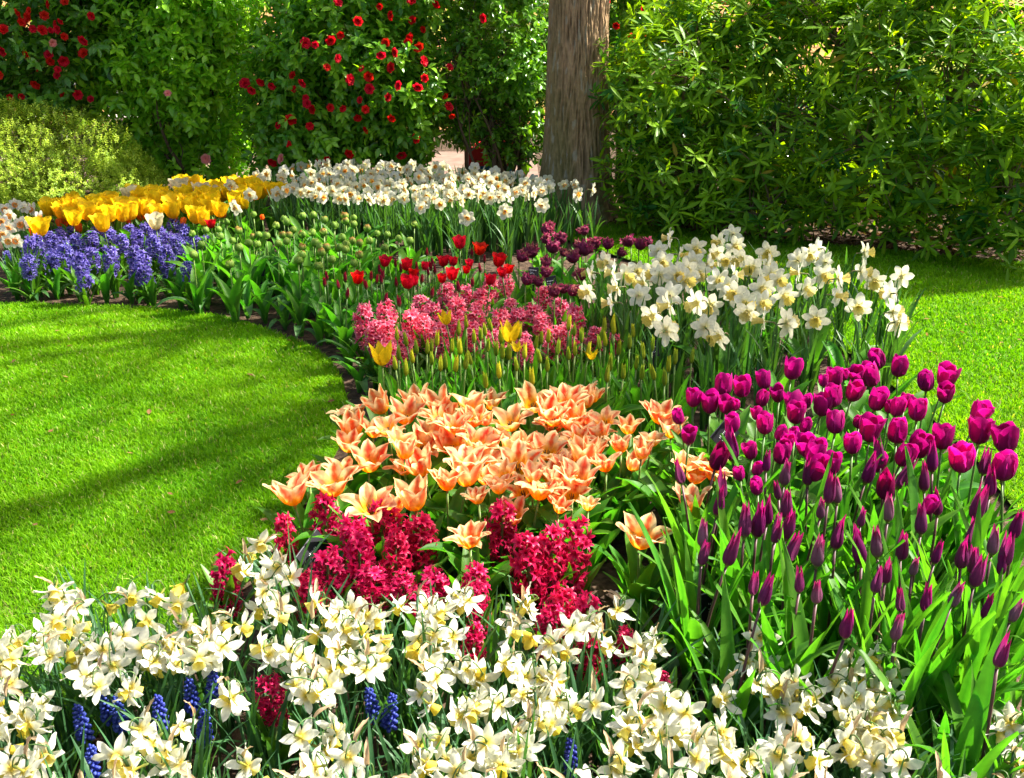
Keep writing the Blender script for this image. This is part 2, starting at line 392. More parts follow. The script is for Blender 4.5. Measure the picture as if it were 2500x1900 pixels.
# hyacinth spike: florets spiral round +Z, base at the origin, unit length given by L
def hyacinth(L, rad, c1, c2, seed, nfl=46, dark=.7):
    rr = random.Random(seed); mb = MB()
    fl = []
    for v in range(6):
        sh = rr.uniform(.62, 1.15); f = MB(); f.tube([(0, 0, 0), (0, 0, .006), (0, 0, .013)], [.0022, .0034, .0032], np.array([np.array(c1) * dark] * 3), 5, cap=False)
        for k in range(6):
            def cf(t, s, sh=sh): return mixc(np.array(c1) * .85 * sh, np.array(c2) * min(1, sh), sstep(.25, 1, t) * .55 + .45 * sstep(.5, 1, np.abs(s)))
            petal(f, .021 * rr.uniform(.8, 1.15), .0072, [(0, 8), (.3, 28), (.6, 70), (1, 115 + rr.uniform(-35, 25))], POINT, .006, k * 1.047 + rr.uniform(-.1, .1), cf, r0=.002, n=5, m=3, z0=.011, seed=rr.randrange(1 << 30), jit=10)
        fl.append(f)
    mb.tube([(0, 0, 0), (0, 0, L * .5), (0, 0, L * .93)], [.004, .0035, .002], (.12, .16, .05), 6)
    for i in range(nfl):
        t = (i + .5) / nfl; az = i * 2.39996 + rr.uniform(-.4, .4)
        rk = rad * (1 - .12 * (1 - t) - .42 * max(0, t - .72) / .28) - .026
        tilt = 100 - 55 * sstep(.55, 1.0, np.array(t)) - rr.uniform(-28, 28)
        rk += rr.uniform(-.005, .006); M = RZ(az) @ T(max(rk, .002), 0, L * (.02 + .92 * t)) @ RY(R(float(tilt))) @ RZ(rr.uniform(0, 6)) @ SC(rr.uniform(.85, 1.25))
        mb.add(fl[rr.randrange(6)], M)
    return mb
def muscari(seed):
    rr = random.Random(seed); mb = MB()
    a = np.linspace(0, 2 * np.pi, 6, endpoint=False); q = np.linspace(0, 1, 5)
    for i in range(58):
        t = (i + .5) / 58; az = i * 2.4; z = .07 * t; r = .0105 * (1 - .6 * t ** 2)
        s = .0044 * (1 - .45 * t); rad = s * np.sin(np.pi * np.clip(q * .92 + .04, 0, 1)); zz = -s * np.cos(np.pi * q) * 1.25
        P = np.stack([np.outer(rad, np.cos(a)), np.outer(rad, np.sin(a)), np.repeat(zz[:, None], 6, 1)], -1)
        b = MB(); b.grid(P, mixc((.035, .05, .36), (.11, .15, .55), q * rr.random())[:, None].repeat(6, 1), closed=True)
        mb.add(b, RZ(az) @ T(r, 0, z) @ RY(R(105 - 50 * t)))
    return mb

# leaves
def blade_leaf(L, W, phi, rc, colf, seed, n=11, m=5, shape=None, wave=.003, twist=0.):
    mb = MB(); petal(mb, L, W, phi, shape or [(0, .35), (.12, .55), (.35, 1), (.55, .95), (.78, .62), (.93, .24), (1, .02)], rc, 0, colf, r0=.004, n=n, m=m, wave=wave, wf=1.3, jit=6, seed=seed)
    return mb
def c_leaf(c1, c2, seed):
    def f(t, s):
        c = mixc(c1, c2, .5 + .5 * np.sin(s * 9 + seed) * .6 + (t - .5) * .3)
        c = mixc(c, np.array(c2) * 1.25, sstep(.82, 1, np.abs(s)) * .5)
        return c * (.94 + .06 * np.cos(s * 40))[..., None]
    return f
G1, G2 = (.036, .15, .015), (.095, .265, .024)
def tulip_leaf(i, L0=.26, W0=.058, up=0):
    rr = random.Random(i * 13 + 5); b = max(2, rr.choice((12, 22, 34, 50)) - up)
    L = L0 * rr.uniform(.8, 1.15); W = W0 * rr.uniform(.75, 1.2)
    phi = [(0, 4), (.2, 10 + b * .2), (.5, 10 + b * .5), (.8, 14 + b), (1, 20 + b * 1.6)]
    return blade_leaf(L, W, phi, rr.uniform(.022, .04), c_leaf(G1, G2, i), i, wave=.004)
LEAF_BROAD = mkvar('leaf', lambda i: tulip_leaf(i, .30, .066), 12, M_LEAF)
LEAF_UP = mkvar('leaf', lambda i: tulip_leaf(i + 20, .42, .036, 20), 12, M_LEAF)
LEAF_NARROW = mkvar('leaf', lambda i: tulip_leaf(i + 40, .28, .026, 10), 8, M_LEAF)
LEAF_ARCH = mkvar('leaf', lambda i: blade_leaf(.26, .065, [(0, 20), (.3, 40), (.6, 85), (1, 150)], .035, c_leaf((.05, .15, .035), (.09, .22, .06), i), i + 77), 5, M_LEAF)
def tuft(n, L, W, spread, c1, c2, seed, r=.012, rc=.012):
    mb = MB(); rr = random.Random(seed)
    for k in range(n):
        b = MB(); ln = L * rr.uniform(.72, 1.12); lean = abs(rr.gauss(0, spread)); droop = rr.choice((4, 8, 14, 34))
        petal(b, ln, W * rr.uniform(.75, 1.2), [(0, lean * .5), (.5, lean + droop * .3), (1, lean * 1.4 + droop * 1.6)], [(0, .7), (.3, 1), (.7, .95), (.92, .6), (1, .12)], rc * rr.choice((1, 1, -1)), 0,
              c_leaf(c1, c2, k), r0=.001, n=8, m=3, jit=5, seed=rr.randrange(1 << 30))
        a = rr.uniform(0, 6.28); mb.add(b, T(r * math.cos(a) * rr.random(), r * math.sin(a) * rr.random(), 0) @ RZ(rr.uniform(0, 6.28)))
    return mb
TUFT_D = mkvar('foliage', lambda i: tuft(8, .36, .014, 8, (.03, .10, .025), (.06, .155, .04), 900 + i), 7, M_STRAP)
TUFT_F = mkvar('foliage', lambda i: tuft(8, .29, .0085, 13, (.03, .105, .04), (.06, .16, .06), 930 + i), 8, M_STRAP)
TUFT_H = mkvar('foliage', lambda i: tuft(8, .22, .027, 24, (.04, .14, .015), (.08, .21, .02), 960 + i, rc=.016), 6, M_STRAP)

def stem_mesh(a, c, r=.0035, H=1.0):
    t = np.linspace(0, 1, 8); mb = MB(); mb.tube([(a * x * x, 0, x) for x in t], r * (1.15 - .3 * t), c, 6); return mb.mesh('stem', M_STEM)
STEMS = {k: [(a, stem_mesh(a, c)) for a in (0., .015, .03, .05)] for k, c in dict(green=(.10, .19, .04), purple=(.11, .045, .05), lime=(.16, .26, .05)).items()}

# ------------------------------------------------------------------ planting
def plant(name, P, labels, cat, group, H, flowers, fw, foff, stem, leaves, nleaf, part='flower', leafs=1.0, tiltmax=8, hj=.05, size=None, lean=(0, 0, 1, 2), lz=.0):
    made = []
    for i, p in enumerate(P):
        h = H * (1 + random.uniform(-hj, hj)); h = min(h, H * 1.1)
        a, sm = STEMS[stem][random.choice(lean)]
        tgt = at(p[0], p[1], h + foff); yaw = random.uniform(0, 6.283)
        s = random.uniform(.9, 1.1)
        if len(p) > 2 and isinstance(p[2], float): s = min(1.45, max(.68, p[2] / F * depth(tgt) / fw))
        elif size: s *= size
        fi = random.randrange(len(flowers))
        if len(p) > 3 and isinstance(p[3], float): fi = int(p[3]) % len(flowers)
        base = Vector((tgt.x - a * math.cos(yaw), tgt.y - a * math.sin(yaw), 0))
        e = empty(name, base, yaw); tag(e, labels[i], cat, group)
        hs = h - foff * (s - 1)
        obj('stem', sm, e, Matrix.Diagonal((1, 1, hs, 1)))
        tl = math.atan2(2 * a, hs) * .8 + R(random.gauss(0, tiltmax * .5))
        obj(part, flowers[fi], e, T(a, 0, hs) @ RY(tl) @ RX(R(random.gauss(0, tiltmax * .5))) @ RZ(random.uniform(0, 6.28)) @ SC(s))
        w0 = random.uniform(0, 6.28)
        for k in range(nleaf):
            obj('leaf', random.choice(leaves), e, T(0, 0, lz) @ RZ(w0 + k * 6.283 / nleaf + random.uniform(-.5, .5)) @ SC(leafs * random.uniform(.82, 1.12)))
        made.append(e)
    return made

# --- magenta tulips
P_PUR = pts('H', '110,570,95 218,597,115 300,490,115 415,500,110 567,460,95 655,540,90 732,388,112 315,613,90 378,610,60 535,570,90 368,730,95 85,805,95 515,672,70 565,735,110 645,790,80 760,600,110 820,595,75 760,665,115 805,745,80 750,800,60 920,615,118 1000,560,115 1115,522,110 1015,440,100 935,465,60 1065,425,60 1138,412,90 1250,422,125 1290,317,110 1408,372,108 1260,577,118 1345,630,50 1390,630,100 1445,590,75 1530,648,115 1590,462,110 1700,433,125 1705,535,105 1905,655,120 1922,780,140 2098,830,160 2075,1000,175 1810,945,175 1687,820,130 1525,850,145 1400,780,130 1230,768,135 1155,720,70 1012,728,120 830,860,120 665,915,120 700,850,90 485,905,90 865,910,130 860,1010,130 1120,860,110 990,985,115 1270,975,100 1425,925,125 410,1050,75 510,1010,80 520,1130,90 1580,1240,100 30,690,80')
PUR = mkvar('flower', tulip_purple, 14)
plant('tulip', P_PUR, row_labels(P_PUR, 'magenta egg-shaped tulip', 'near the right lawn'), 'tulip', 'magenta tulips beside the right lawn', .40, PUR, .043, .028, 'green', LEAF_BROAD, 5, leafs=1.15, size=1.06, tiltmax=14, lean=(0, 1, 2, 3, 3))
# --- slender dark purple buds
P_BUD = pts('H', '370,880 42,1030 573,980,60,2 690,1030 838,1050,75 295,1130 265,1240,80 655,1150,50,5 700,1230 970,1155 1030,1150 1205,1020 1300,925,75 1630,960,80 1580,1080 1665,1230,85 1950,980,75 1995,1110 1410,1060 920,1260,75 1170,1320,60,5 440,1350 518,1345 580,1290 640,1370,85 715,1380 1015,1430 900,1530 718,1500 1185,1530 1285,1480 1430,1500 1560,1340 1350,1255 1900,1240 1870,1420 1815,1540 1895,1590 2010,1470 2085,1540 2145,1370 170,1420') + \
    pts('D', '490,450,60 545,500,95 785,440,70 895,480,95 1075,710,90 1265,430,85 1330,380,65 1390,720,95 1430,560,75,5 1750,510,90 1895,380,95 1955,600,65,2 2125,610,85 2045,890,95 165,250,85 330,240,100 625,130,60 1500,330,60 1640,260,60 1580,560,60 2060,330,70 700,80,60')
BUD = mkvar('bud', tulip_bud, 8)
plant('budding_tulip', P_BUD, row_labels(P_BUD, 'slender dark purple tulip bud', 'among tall leaves'), 'tulip bud', 'dark purple tulip buds', .39, BUD, .034, .038, 'purple', LEAF_UP, 6, part='bud', tiltmax=11, lean=(0, 1, 2, 3), size=1)
P_DK = pts('H', '1330,1120,130 252,935,125')
DK = [flower6(.078, .044, [(0, 80), (.12, 46), (.35, 3), (.7, -8), (1, -4)], POINT, .022, lambda t, s: mixc((.13, .001, .055), (.30, .002, .085), sstep(.4, 1, t)), jit=4, seed=77 + i, n=11).mesh('flower', M_PET) for i in range(2)]
plant('tulip', P_DK, ['half open dark purple tulip standing tall among the magenta cups', 'jagged wine red tulip just in front of the slate label'], 'tulip', None, .40, DK, .046, .036, 'purple', LEAF_UP, 3)

# --- orange and cream star tulips
P_ORA = pts('F', '300,900,320 560,840,260 600,760,170 400,800,160 690,380,200 680,480,200 650,590,160 770,690,270 870,330,180 1000,400,220 1080,320,220 900,480,150 950,530,130 800,500,150 960,570,150 1240,420,230 1220,340,180 1420,330,230 1550,320,160 1440,430,150 1520,440,110 1680,440,240 1810,320,200 1900,390,220 2020,320,190 2130,290,180 2070,440,220 1950,470,150 2180,520,170 2090,570,150 1100,590,230 1000,640,150 1200,530,200 1310,590,180 1450,570,240 1560,580,160 1670,590,220 1120,720,240 1390,690,230 1490,700,220 1270,830,170 1390,780,220 1520,800,150 1640,780,150 1720,700,220 1900,620,200 1780,610,170 1920,780,180 1810,790,150 2100,800,260 2150,660,220 2040,680,180 1970,830,170 1070,930,310 790,960,220 940,990,140 1850,880,200 1760,880,150 1690,1030,180 1410,1190,170 2160,980,100 1970,990,120 1950,920,150 2060,900,150 1470,930,130 1000,740,150 1320,480,160 1600,860,150') + \
    pts('G', '170,1150,140 290,1150,130 330,1130,120 120,1250,130 220,1250,130 300,1270,120 400,1260,120 690,1230,150 750,1310,140 380,1350,120 520,1300,120 650,1370,110 320,1430,140 250,1350,110 480,1400,120 590,1430,120 540,1500,120 170,1490,110 400,1500,130 920,1500,110 990,1512,100') + pts('C', '900,150,180 1970,130,240') + pts('H', '120,1040,170 230,1030,160 100,1210,200 40,980,150')
ORA = mkvar('flower', tulip_orange, 24)
plant('tulip', P_ORA, row_labels(P_ORA, 'orange and cream star tulip', 'of the central clump'), 'tulip', 'orange and cream star tulips', .26, ORA, .066, .03, 'lime', LEAF_BROAD, 5, leafs=.95, tiltmax=20, size=1, hj=.14)

# --- slender yellow buds and the opened yellow tulips
P_YB = pts('L', '830,820 890,850 885,1030 840,940 820,1000 955,900 1020,900 1080,850 1175,890 1220,780 1270,740 1320,830 1360,820 1390,790 1430,760 1460,910 1490,830 1500,930 1605,800 1135,990 1105,1010 1200,1010 1265,990 1230,900 1300,970 1480,1050 1540,930 1640,930 1710,870 1740,960 1745,840 1790,830 1785,1010 1690,1090 1395,1110 1920,750 1955,790 1960,910 2005,820 1920,940 2040,920 2120,830 2150,760 2155,850 2165,1070 2185,1000 2200,740 1045,890 1050,970 930,960 1405,890 1590,1010 1850,900') + \
    pts('G', '440,770 390,810 365,850 545,790 600,900 590,1010 660,1010 645,860 770,930 735,970 860,925 490,1010 420,960 465,880 405,1030 195,740 265,820 525,850 715,1040 560,960')
YB = mkvar('bud', tulip_ybud, 6)
plant('budding_tulip', P_YB, row_labels(P_YB, 'slender yellow-green tulip bud', 'before the pink hyacinths', 8), 'tulip bud', 'yellow-green tulip buds', .30, YB, .02, .028, 'lime', LEAF_NARROW, 4, part='bud', tiltmax=5, size=1.05)
P_YO = pts('L', '1145,715,80,0 735,945,150,1 1550,805,140,2 2070,950,60,3 1590,900,55,3')
plant('tulip', P_YO, ['open yellow tulip cup, tallest before the pink hyacinths', 'wide open yellow tulip nearest the left lawn', 'wide open yellow tulip between pink hyacinth spikes', 'narrow yellow tulip near the white trumpet daffodils', 'narrow yellow tulip just under the wide open one'], 'tulip', 'opened yellow tulips among green buds', .30, [tulip_yopen(i).mesh('flower', M_PET) for i in range(4)], .05, .03, 'lime', LEAF_NARROW, 3, tiltmax=3)

# --- red fringed tulips and their buds
P_RO = pts('L', '750,355,70 580,460,80 890,375,80 930,430,60 1125,355,70 1190,355,60 1180,435,80 1115,465,60 1230,235,90 1350,275,80 1470,345,90 1500,425,60 1540,405,60 1270,410,50 1420,470,70 900,485,90 940,480,60 1290,370,50 1010,385,55')
plant('tulip', P_RO, row_labels(P_RO, 'open bright red tulip', 'behind the pink hyacinths', 7), 'tulip', 'open red tulips', .31, mkvar('flower', tulip_red, 6), .046, .026, 'green', LEAF_BROAD, 5, leafs=.9, tiltmax=5)
P_RB = pts('L', '385,450 460,505 500,460 510,560 635,500 720,410 740,440 730,475 700,470 825,490 820,370 855,400 960,430 955,390 1030,420 1055,360 1045,390 1305,305 1385,345 1310,490 755,595 845,610 985,470 1070,410 1020,300 1050,560 1360,400 665,450 370,490 1225,520')
plant('budding_tulip', P_RB, row_labels(P_RB, 'small wine red tulip bud', 'around the red tulips', 8), 'tulip bud', 'wine red tulip buds', .29, mkvar('bud', tulip_rbud, 4), .022, .024, 'green', LEAF_BROAD, 4, part='bud', leafs=.85, tiltmax=6)

# --- crumpled plum tulips
P_PA = pts('L', '1605,325,70 1690,295,90 1770,160,70 1790,140,60 1815,270,80 1790,215,60 1880,215,75 2030,165,55 2005,280,80 2090,250,70 2170,250,65 1960,330,80 1785,360,65 1770,430,65 1645,475,70 1730,490,60 1830,550,70 1930,535,70 1880,530,60') + pts('M', '1395,1150,120 1490,1190,120 1610,1150,110 1120,1180,110 1240,1260,100 850,1520,130 1090,1330,90 600,1270,90 790,1180,90')
plant('tulip', P_PA, row_labels(P_PA, 'crumpled fading plum tulip', 'below the tree trunk', 7), 'tulip', 'fading plum tulips', .33, mkvar('flower', tulip_parrot, 9), .044, .022, 'lime', LEAF_NARROW + LEAF_BROAD, 5, leafs=1.0, tiltmax=40)

# --- plump green buds
P_GB = pts('E', '1215,570 1295,550 1270,640 1220,705 1380,545 1430,495 1390,590 1510,660 1465,615 1500,550 1600,450 1570,630 1595,590 1620,640 1680,585 1630,580 1740,520 1790,480 1785,580 1755,635 1825,580 1810,620,40,5 1850,545 1910,460,40,5 1905,575 1905,655 1905,705 1975,450 1970,565 1985,630 2030,660 2050,485 2045,560 2060,660 2110,520 2140,660 2180,640 2180,460 2160,600 1450,765 1880,740 2030,690 1815,500') + \
    pts('L', '300,65 370,95 430,130 490,70 505,105 560,85 555,125 230,190 290,180 365,175 310,240 345,265 380,270 360,300 225,320 500,250 545,230 505,285 590,320 660,230 590,245 700,185 770,190 840,215 910,230 940,125 755,275 465,270 480,210 205,355 640,150 420,350 330,390 560,370')
plant('budding_tulip', P_GB, row_labels(P_GB, 'plump pale green tulip bud', 'by the blue hyacinths', 9), 'tulip bud', 'plump green tulip buds', .30, mkvar('bud', tulip_gbud, 6), .034, .018, 'lime', LEAF_BROAD + LEAF_ARCH, 5, part='bud', leafs=1.08, tiltmax=8, size=1)

# --- yellow tulips, cream ones, small orange ones
P_YE = pts('A', '300,1305,130 250,1425,110 370,1310,110 440,1340,110 470,1270,110 540,1330,110 500,1310,100 620,1315,90 650,1400,150 700,1260,110 690,1290,100 760,1310,120 770,1340,140 820,1330,100 890,1260,95 1000,1215,110 990,1330,85 920,1310,100 1100,1280,110 1090,1320,120 1170,1220,110 1190,1290,110 1260,1260,110 1230,1350,120 1280,1370,90 1350,1260,100 1380,1320,90 1330,1300,100 1440,1210,90 1510,1160,90 1530,1220,90 1590,1150,80 1150,1150,110 1350,1180,90 1700,1190,80 1760,1190,80 1540,1270,90 1480,1260,90 1060,1250,100 600,1270,90 410,1290,90')
P_YE += [(random.uniform(130, 640), 0) for k in range(34)]; P_YE = [(p[0], np.interp(p[0], [130, 300, 450, 640], [500, 478, 455, 445]) + random.uniform(-8, 42), random.uniform(34, 46)) if p[1] == 0 else p for p in P_YE]
plant('tulip', P_YE, row_labels(P_YE, 'large bright yellow tulip', 'behind the blue hyacinths'), 'tulip', 'large yellow tulips', .30, mkvar('flower', tulip_yellow, 8), .068, .04, 'lime', LEAF_BROAD, 3, leafs=1.0, tiltmax=10, size=1)
P_CR = pts('A', '980,1395,110 820,1220,120 1130,1170,120 1260,1200,110 1340,1220,100')
plant('tulip', P_CR, row_labels(P_CR, 'pale cream tulip', 'scattered through the yellow tulips', 5), 'tulip', 'cream tulips among the yellow ones', .31, mkvar('flower', tulip_cream, 3), .08, .04, 'lime', LEAF_BROAD, 3, tiltmax=8)
P_SO = pts('A', '375,1405,45 420,1415,40 490,1440,50 890,1365,60 820,1390,40 1095,1370,60 1150,1395,40 1290,1345,40 1410,1350,40 1655,1370,30 210,1470,70')
plant('tulip', P_SO, row_labels(P_SO, 'small orange tulip', 'low under the yellow tulips', 11), 'tulip', 'small orange tulips', .24, mkvar('flower', tulip_small_orange, 4), .036, .022, 'lime', LEAF_NARROW, 2)
P_RD = pts('A', '1330,1412,70')
plant('tulip', P_RD, ['single frilly red tulip at the edge of the green buds'], 'tulip', None, .30, [tulip_red(9).mesh('flower', M_PET)], .056, .024, 'lime', LEAF_BROAD, 3)

# --- leafy plants without a flower, at the bed edges
def leafy(P, label, group, leaves, n, sc=1.0):
    for p in P:
        c = at(p[0], p[1]); e = empty('leafy_tulip', (c.x, c.y, 0), random.uniform(0, 6.28)); tag(e, label, 'tulip leaves', group); w0 = random.uniform(0, 6)
        for k in range(n): obj('leaf', random.choice(leaves), e, RZ(w0 + k * 6.283 / n + random.uniform(-.5, .5)) @ SC(sc * random.uniform(.75, 1.15)))
edge = [(30, 738), (90, 742), (140, 738), (200, 745), (265, 747), (330, 750), (390, 756), (450, 762), (500, 764), (550, 772), (600, 784), (650, 796), (700, 812), (745, 828), (790, 850), (830, 880), (480, 745), (560, 752), (640, 770), (720, 795), (860, 920), (880, 965)]
leafy([(u + random.uniform(-14, 14), v - 6) for u, v in edge], 'arching green tulip leaves without a flower along the left lawn edge', 'arching leaf clumps along the lawn edge', LEAF_ARCH + LEAF_BROAD, 5, .78)
leafy([(1960, 960), (1700, 930), (1830, 900), (1600, 1010), (2050, 1010), (2150, 1060), (1760, 1010), (1900, 1060), (1560, 1090)], 'broad green tulip leaves without a flower behind the magenta tulips', 'leaf clumps behind the magenta tulips', LEAF_BROAD, 5, 1.0)
leafy([(2330, 1900), (2420, 1830), (2480, 1930), (2380, 2020), (2520, 2060), (2270, 1990), (2450, 2140), (2560, 1960), (2230, 1880), (2340, 1770), (2450, 1700), (2520, 1790), (2290, 2120)], 'tall upright tulip leaves without a flower at the right front corner', 'leaf clumps at the right front corner', LEAF_UP, 6, .95)
leafy([(1560, 1560), (1610, 1640), (1660, 1560), (1530, 1470), (1620, 1480), (1700, 1640), (1560, 1700)], 'broad tulip leaves without a flower between the orange tulips and purple buds', 'leaf clumps between orange tulips and purple buds', LEAF_BROAD, 5, .75)

# --- hyacinths
def hyacinths(P, labels, group, zc, meshes, L0, w0):
    for i, (x, y1, w, y2) in enumerate(P):
        yc = (y1 + y2) / 2; c = at(x, yc, zc); dp = depth(c)
        L = (y2 - y1) / F * dp / .86; L = min(max(L, .08), .20)
        base_z = max(.02, zc - L / 2); wd = w / F * dp
        e = empty('hyacinth', (c.x, c.y, 0), random.uniform(0, 6.28)); tag(e, labels[i], 'hyacinth', group)
        lean = R(random.gauss(0, 5)); sw = min(1.25, max(.7, wd / w0)); sz = L / L0
        st = MB(); st.tube([(0, 0, 0), (0, 0, base_z + .01)], .006, (.13, .21, .05), 6); obj('stem', st.mesh('stem', M_STEM), e)
        obj('flower_spike', meshes[i % len(meshes)], e, T(0, 0, base_z) @ RY(lean) @ RZ(random.uniform(0, 6.28)) @ Matrix.Diagonal((sw, sw, sz, 1)))
        for k in range(2): obj('foliage', random.choice(TUFT_H), e, RZ(k * 1.3) @ SC(random.uniform(.85, 1.1) * (zc / .2) ** .5))
HY = lambda name, c1, c2, s, n=62: [hyacinth(.14, .036, c1, c2, s + i, n).mesh(name, M_WAX) for i in range(5)]
def hy(reg, s): # x,ytop,width,ybottom
    x0, y0, k = REG[reg]; o = []
    for tk in s.split():
        a, b, c, d = map(float, tk.split(',')); o.append((x0 + a / k, y0 + b / k, d / k, y0 + c / k))
    return o
P_HC = hy('F', '495,940,1310,200 260,1060,1380,150 690,1090,1480,220 840,960,1400,230 720,1180,1600,230 520,1300,1620,240 1000,1070,1350,210 1110,1090,1400,220 800,1390,1640,230 940,1200,1560,200 1000,1430,1640,180 1200,1400,1640,210 1460,1390,1690,190 1610,1000,1420,220 1800,1210,1640,240 2050,1060,1600,250 1930,1150,1620,220 400,1420,1680,200 1090,1520,1720,190') + hy('B', '1420,270,640,190 1720,1060,1320,190') + hy('C', '920,730,1060,170 1500,480,860,230 1620,560,1000,220 1400,620,900,210 1660,800,1060,200 1870,760,960,170 960,450,760,150 2100,1040,1180,140')
plab = lambda P: [(p[0], (p[1] + p[3]) / 2) for p in P]
hyacinths(P_HC, row_labels(plab(P_HC), 'crimson hyacinth spike', 'in front of the orange tulips', 7), 'crimson hyacinths', .20, HY('flower_spike', (.54, .003, .065), (.84, .025, .15), 1000, 46), .14, .072)
P_HP = hy('L', '625,660,890,140 770,640,860,130 795,760,960,140 930,690,900,150 985,590,740,120 1040,640,820,130 1140,520,680,110 1265,530,680,110 1200,620,810,130 1330,650,810,130 1420,480,670,130 1510,460,640,130 1360,560,710,110 1480,690,880,120 1560,620,790,130 1600,680,830,120 1690,650,820,130 1770,550,740,140 1750,710,840,120 1870,620,790,110 1960,660,910,140 1900,780,970,140 1640,840,1020,120 1830,790,970,120 2090,790,920,90 2200,830,940,80 870,830,1000,130 780,890,1010,110 1300,760,910,130 1120,780,960,130 1010,720,900,120 1230,700,880,130 690,760,960,110 1420,800,960,120')
hyacinths(P_HP, row_labels(plab(P_HP), 'coral pink hyacinth spike', 'between yellow and red tulips', 7), 'coral pink hyacinths', .215, HY('flower_spike', (.94, .03, .15), (1, .42, .52), 1100, 52), .14, .054)
P_HB = hy('E', '200,620,810,130 265,610,800,120 315,580,710,110 380,560,690,120 450,540,640,110 490,590,730,120 410,650,810,120 580,570,680,110 520,720,900,120 580,670,790,110 180,720,840,110 350,690,790,100 620,540,640,100 700,555,670,120 700,670,830,150 820,530,640,120 760,590,700,120 850,670,870,120 910,710,870,120 930,530,710,120 1000,540,660,120 960,600,730,120 1050,670,830,120 1100,490,610,100 1070,580,710,120 1165,540,710,110 1130,600,730,110 1185,760,860,90 1240,600,680,70 1310,590,680,60 50,690,770,60 870,560,690,120')
hyacinths(P_HB, row_labels(plab(P_HB), 'violet-blue hyacinth spike', 'at the far lawn edge', 8), 'violet-blue hyacinths', .20, HY('flower_spike', (.10, .075, .46), (.32, .27, .72), 1200, 50), .14, .075)

# --- white trumpet daffodils (facing: l r f b)
WH, CRM = (.70, .70, .60), (.80, .74, .34)
TR_TEP = [tepals(.044, .030, WH, (.78, .74, .36), 1300 + i, 86, 10, .0025).mesh('flower', M_WHITE) for i in range(7)]
def trumpet(i):
    mb = MB(); ybr = [(.74, .60, .16), (.74, .62, .22), (.74, .65, .30)][i % 3]
    corona(mb, .0085, .0185, [.034, .036, .03][i % 3], .13, 9, (.70, .60, .20), ybr, n=8, m=36, flare=2.6); return mb
TRUMP = [trumpet(i).mesh('trumpet', M_WHITE) for i in range(3)]
def hook_stem(H, hook, pitch, r=.0032, c=(.07, .15, .035), brown=True):
    mb = MB(); d = Vector((math.cos(pitch), 0, math.sin(pitch))); head = Vector((hook, 0, H))
    neck = head - d * .03
    p = [Vector((0, 0, 0)), Vector((0, 0, H * .5)), Vector((0, 0, H - .03))]
    a, b, cc = Vector((0, 0, H - .03)), Vector((neck.x * .3, 0, H + .004)), neck
    for t in (.25, .5, .75, 1): p.append(a * (1 - t) ** 2 + b * 2 * t * (1 - t) + cc * t * t)
    p += [head - d * .017, head - d * .0]
    cs = np.array([c] * 5 + [(.22, .15, .07)] * 2 + [(.12, .18, .05), (.45, .45, .14)], float)
    rr_ = [r * 1.1, r, r, r * .9, r * .8, r * .7, r * .7, r * 1.3, r * 1.1]
    mb.tube([tuple(q) for q in p], rr_, cs[:len(p)], 6); return mb.mesh('stem', M_STEM)
def daffs(name, P, labels, cat, group, heights, pitchs, tep, cor, corname, tufts, size, hook=.05, leafscale=1.0):
    protos = [(h, pt, hook_stem(h, hook, R(pt))) for h in heights for pt in pitchs]
    for i, p in enumerate(P):
        h, pt, sm = random.choice(protos)
        f = p[-1] if isinstance(p[-1], str) else random.choice('lrffbrf')
        yaw = {'r': 0, 'l': math.pi, 'f': -math.pi / 2, 'b': math.pi / 2}[f] + random.gauss(0, .42)
        tg = at(p[0], p[1], h); e = empty(name, (tg.x - hook * math.cos(yaw), tg.y - hook * math.sin(yaw), 0), yaw); tag(e, labels[i], cat, group)
        obj('stem', sm, e)
        s = size * random.uniform(.92, 1.1)
        if len(p) > 2 and isinstance(p[2], float): s = size * min(1.25, max(.8, p[2] / F * depth(tg) / .086))
        M = T(hook, 0, h) @ RY(R(90 - pt)) @ RX(R(random.gauss(0, 8))) @ RZ(random.uniform(0, 6.28)) @ SC(s)
        fo = obj('flower', random.choice(tep), e, M)
        obj(corname, random.choice(cor), fo)
        for k in range(2): obj('foliage', random.choice(tufts), e, RZ(random.uniform(0, 6.28)) @ T(.055 * k, 0, 0) @ RZ(random.uniform(0, 6.28)) @ SC(leafscale * random.uniform(.84, 1.1)))
P_TR = pts('G', '745,290,l 680,360,b 880,345,f 1010,310,l 1080,270,b 1000,370,f 1095,330,f 1050,415,f 1130,400,f 1270,365,f 1260,440,r 1430,410,b 1500,380,f 1545,350,b 1580,420,b 1440,480,l 1570,490,f 1650,510,r 1790,370,r 1770,470,r 1850,520,f 1990,500,r 1935,590,b 1760,660,f 1640,600,r 1945,690,r 1965,745,r 1530,725,f 1360,600,f 1240,560,f 1220,510,r 1290,490,f 900,480,f 1000,520,f 1090,490,r 870,420,b 790,380,r 700,420,f 690,490,b 560,470,f 600,530,l 650,480,f 500,490,f 440,480,l 400,420,l 320,480,l 300,580,l 430,640,l 575,600,b 740,600,b 780,490,f 830,520,f 650,710,l 740,650,l 720,790,b 960,650,f 1140,640,f 1090,590,f 890,640,l 930,770,b 1010,820,l 1250,740,l 1370,750,r 1050,550,f 1160,690,f 1240,640,f 460,560,l 1330,520,f 1480,560,f 840,460,f 940,430,r 1190,450,f')
daffs('trumpet_daffodil', P_TR, row_labels(P_TR, 'white pale-trumpeted daffodil', 'before the rhododendrons', 8), 'daffodil', 'white trumpet daffodils', (.37, .39, .41), (-6, 4, -16), TR_TEP, TRUMP, 'trumpet', TUFT_D, 1.24, leafscale=1.02)

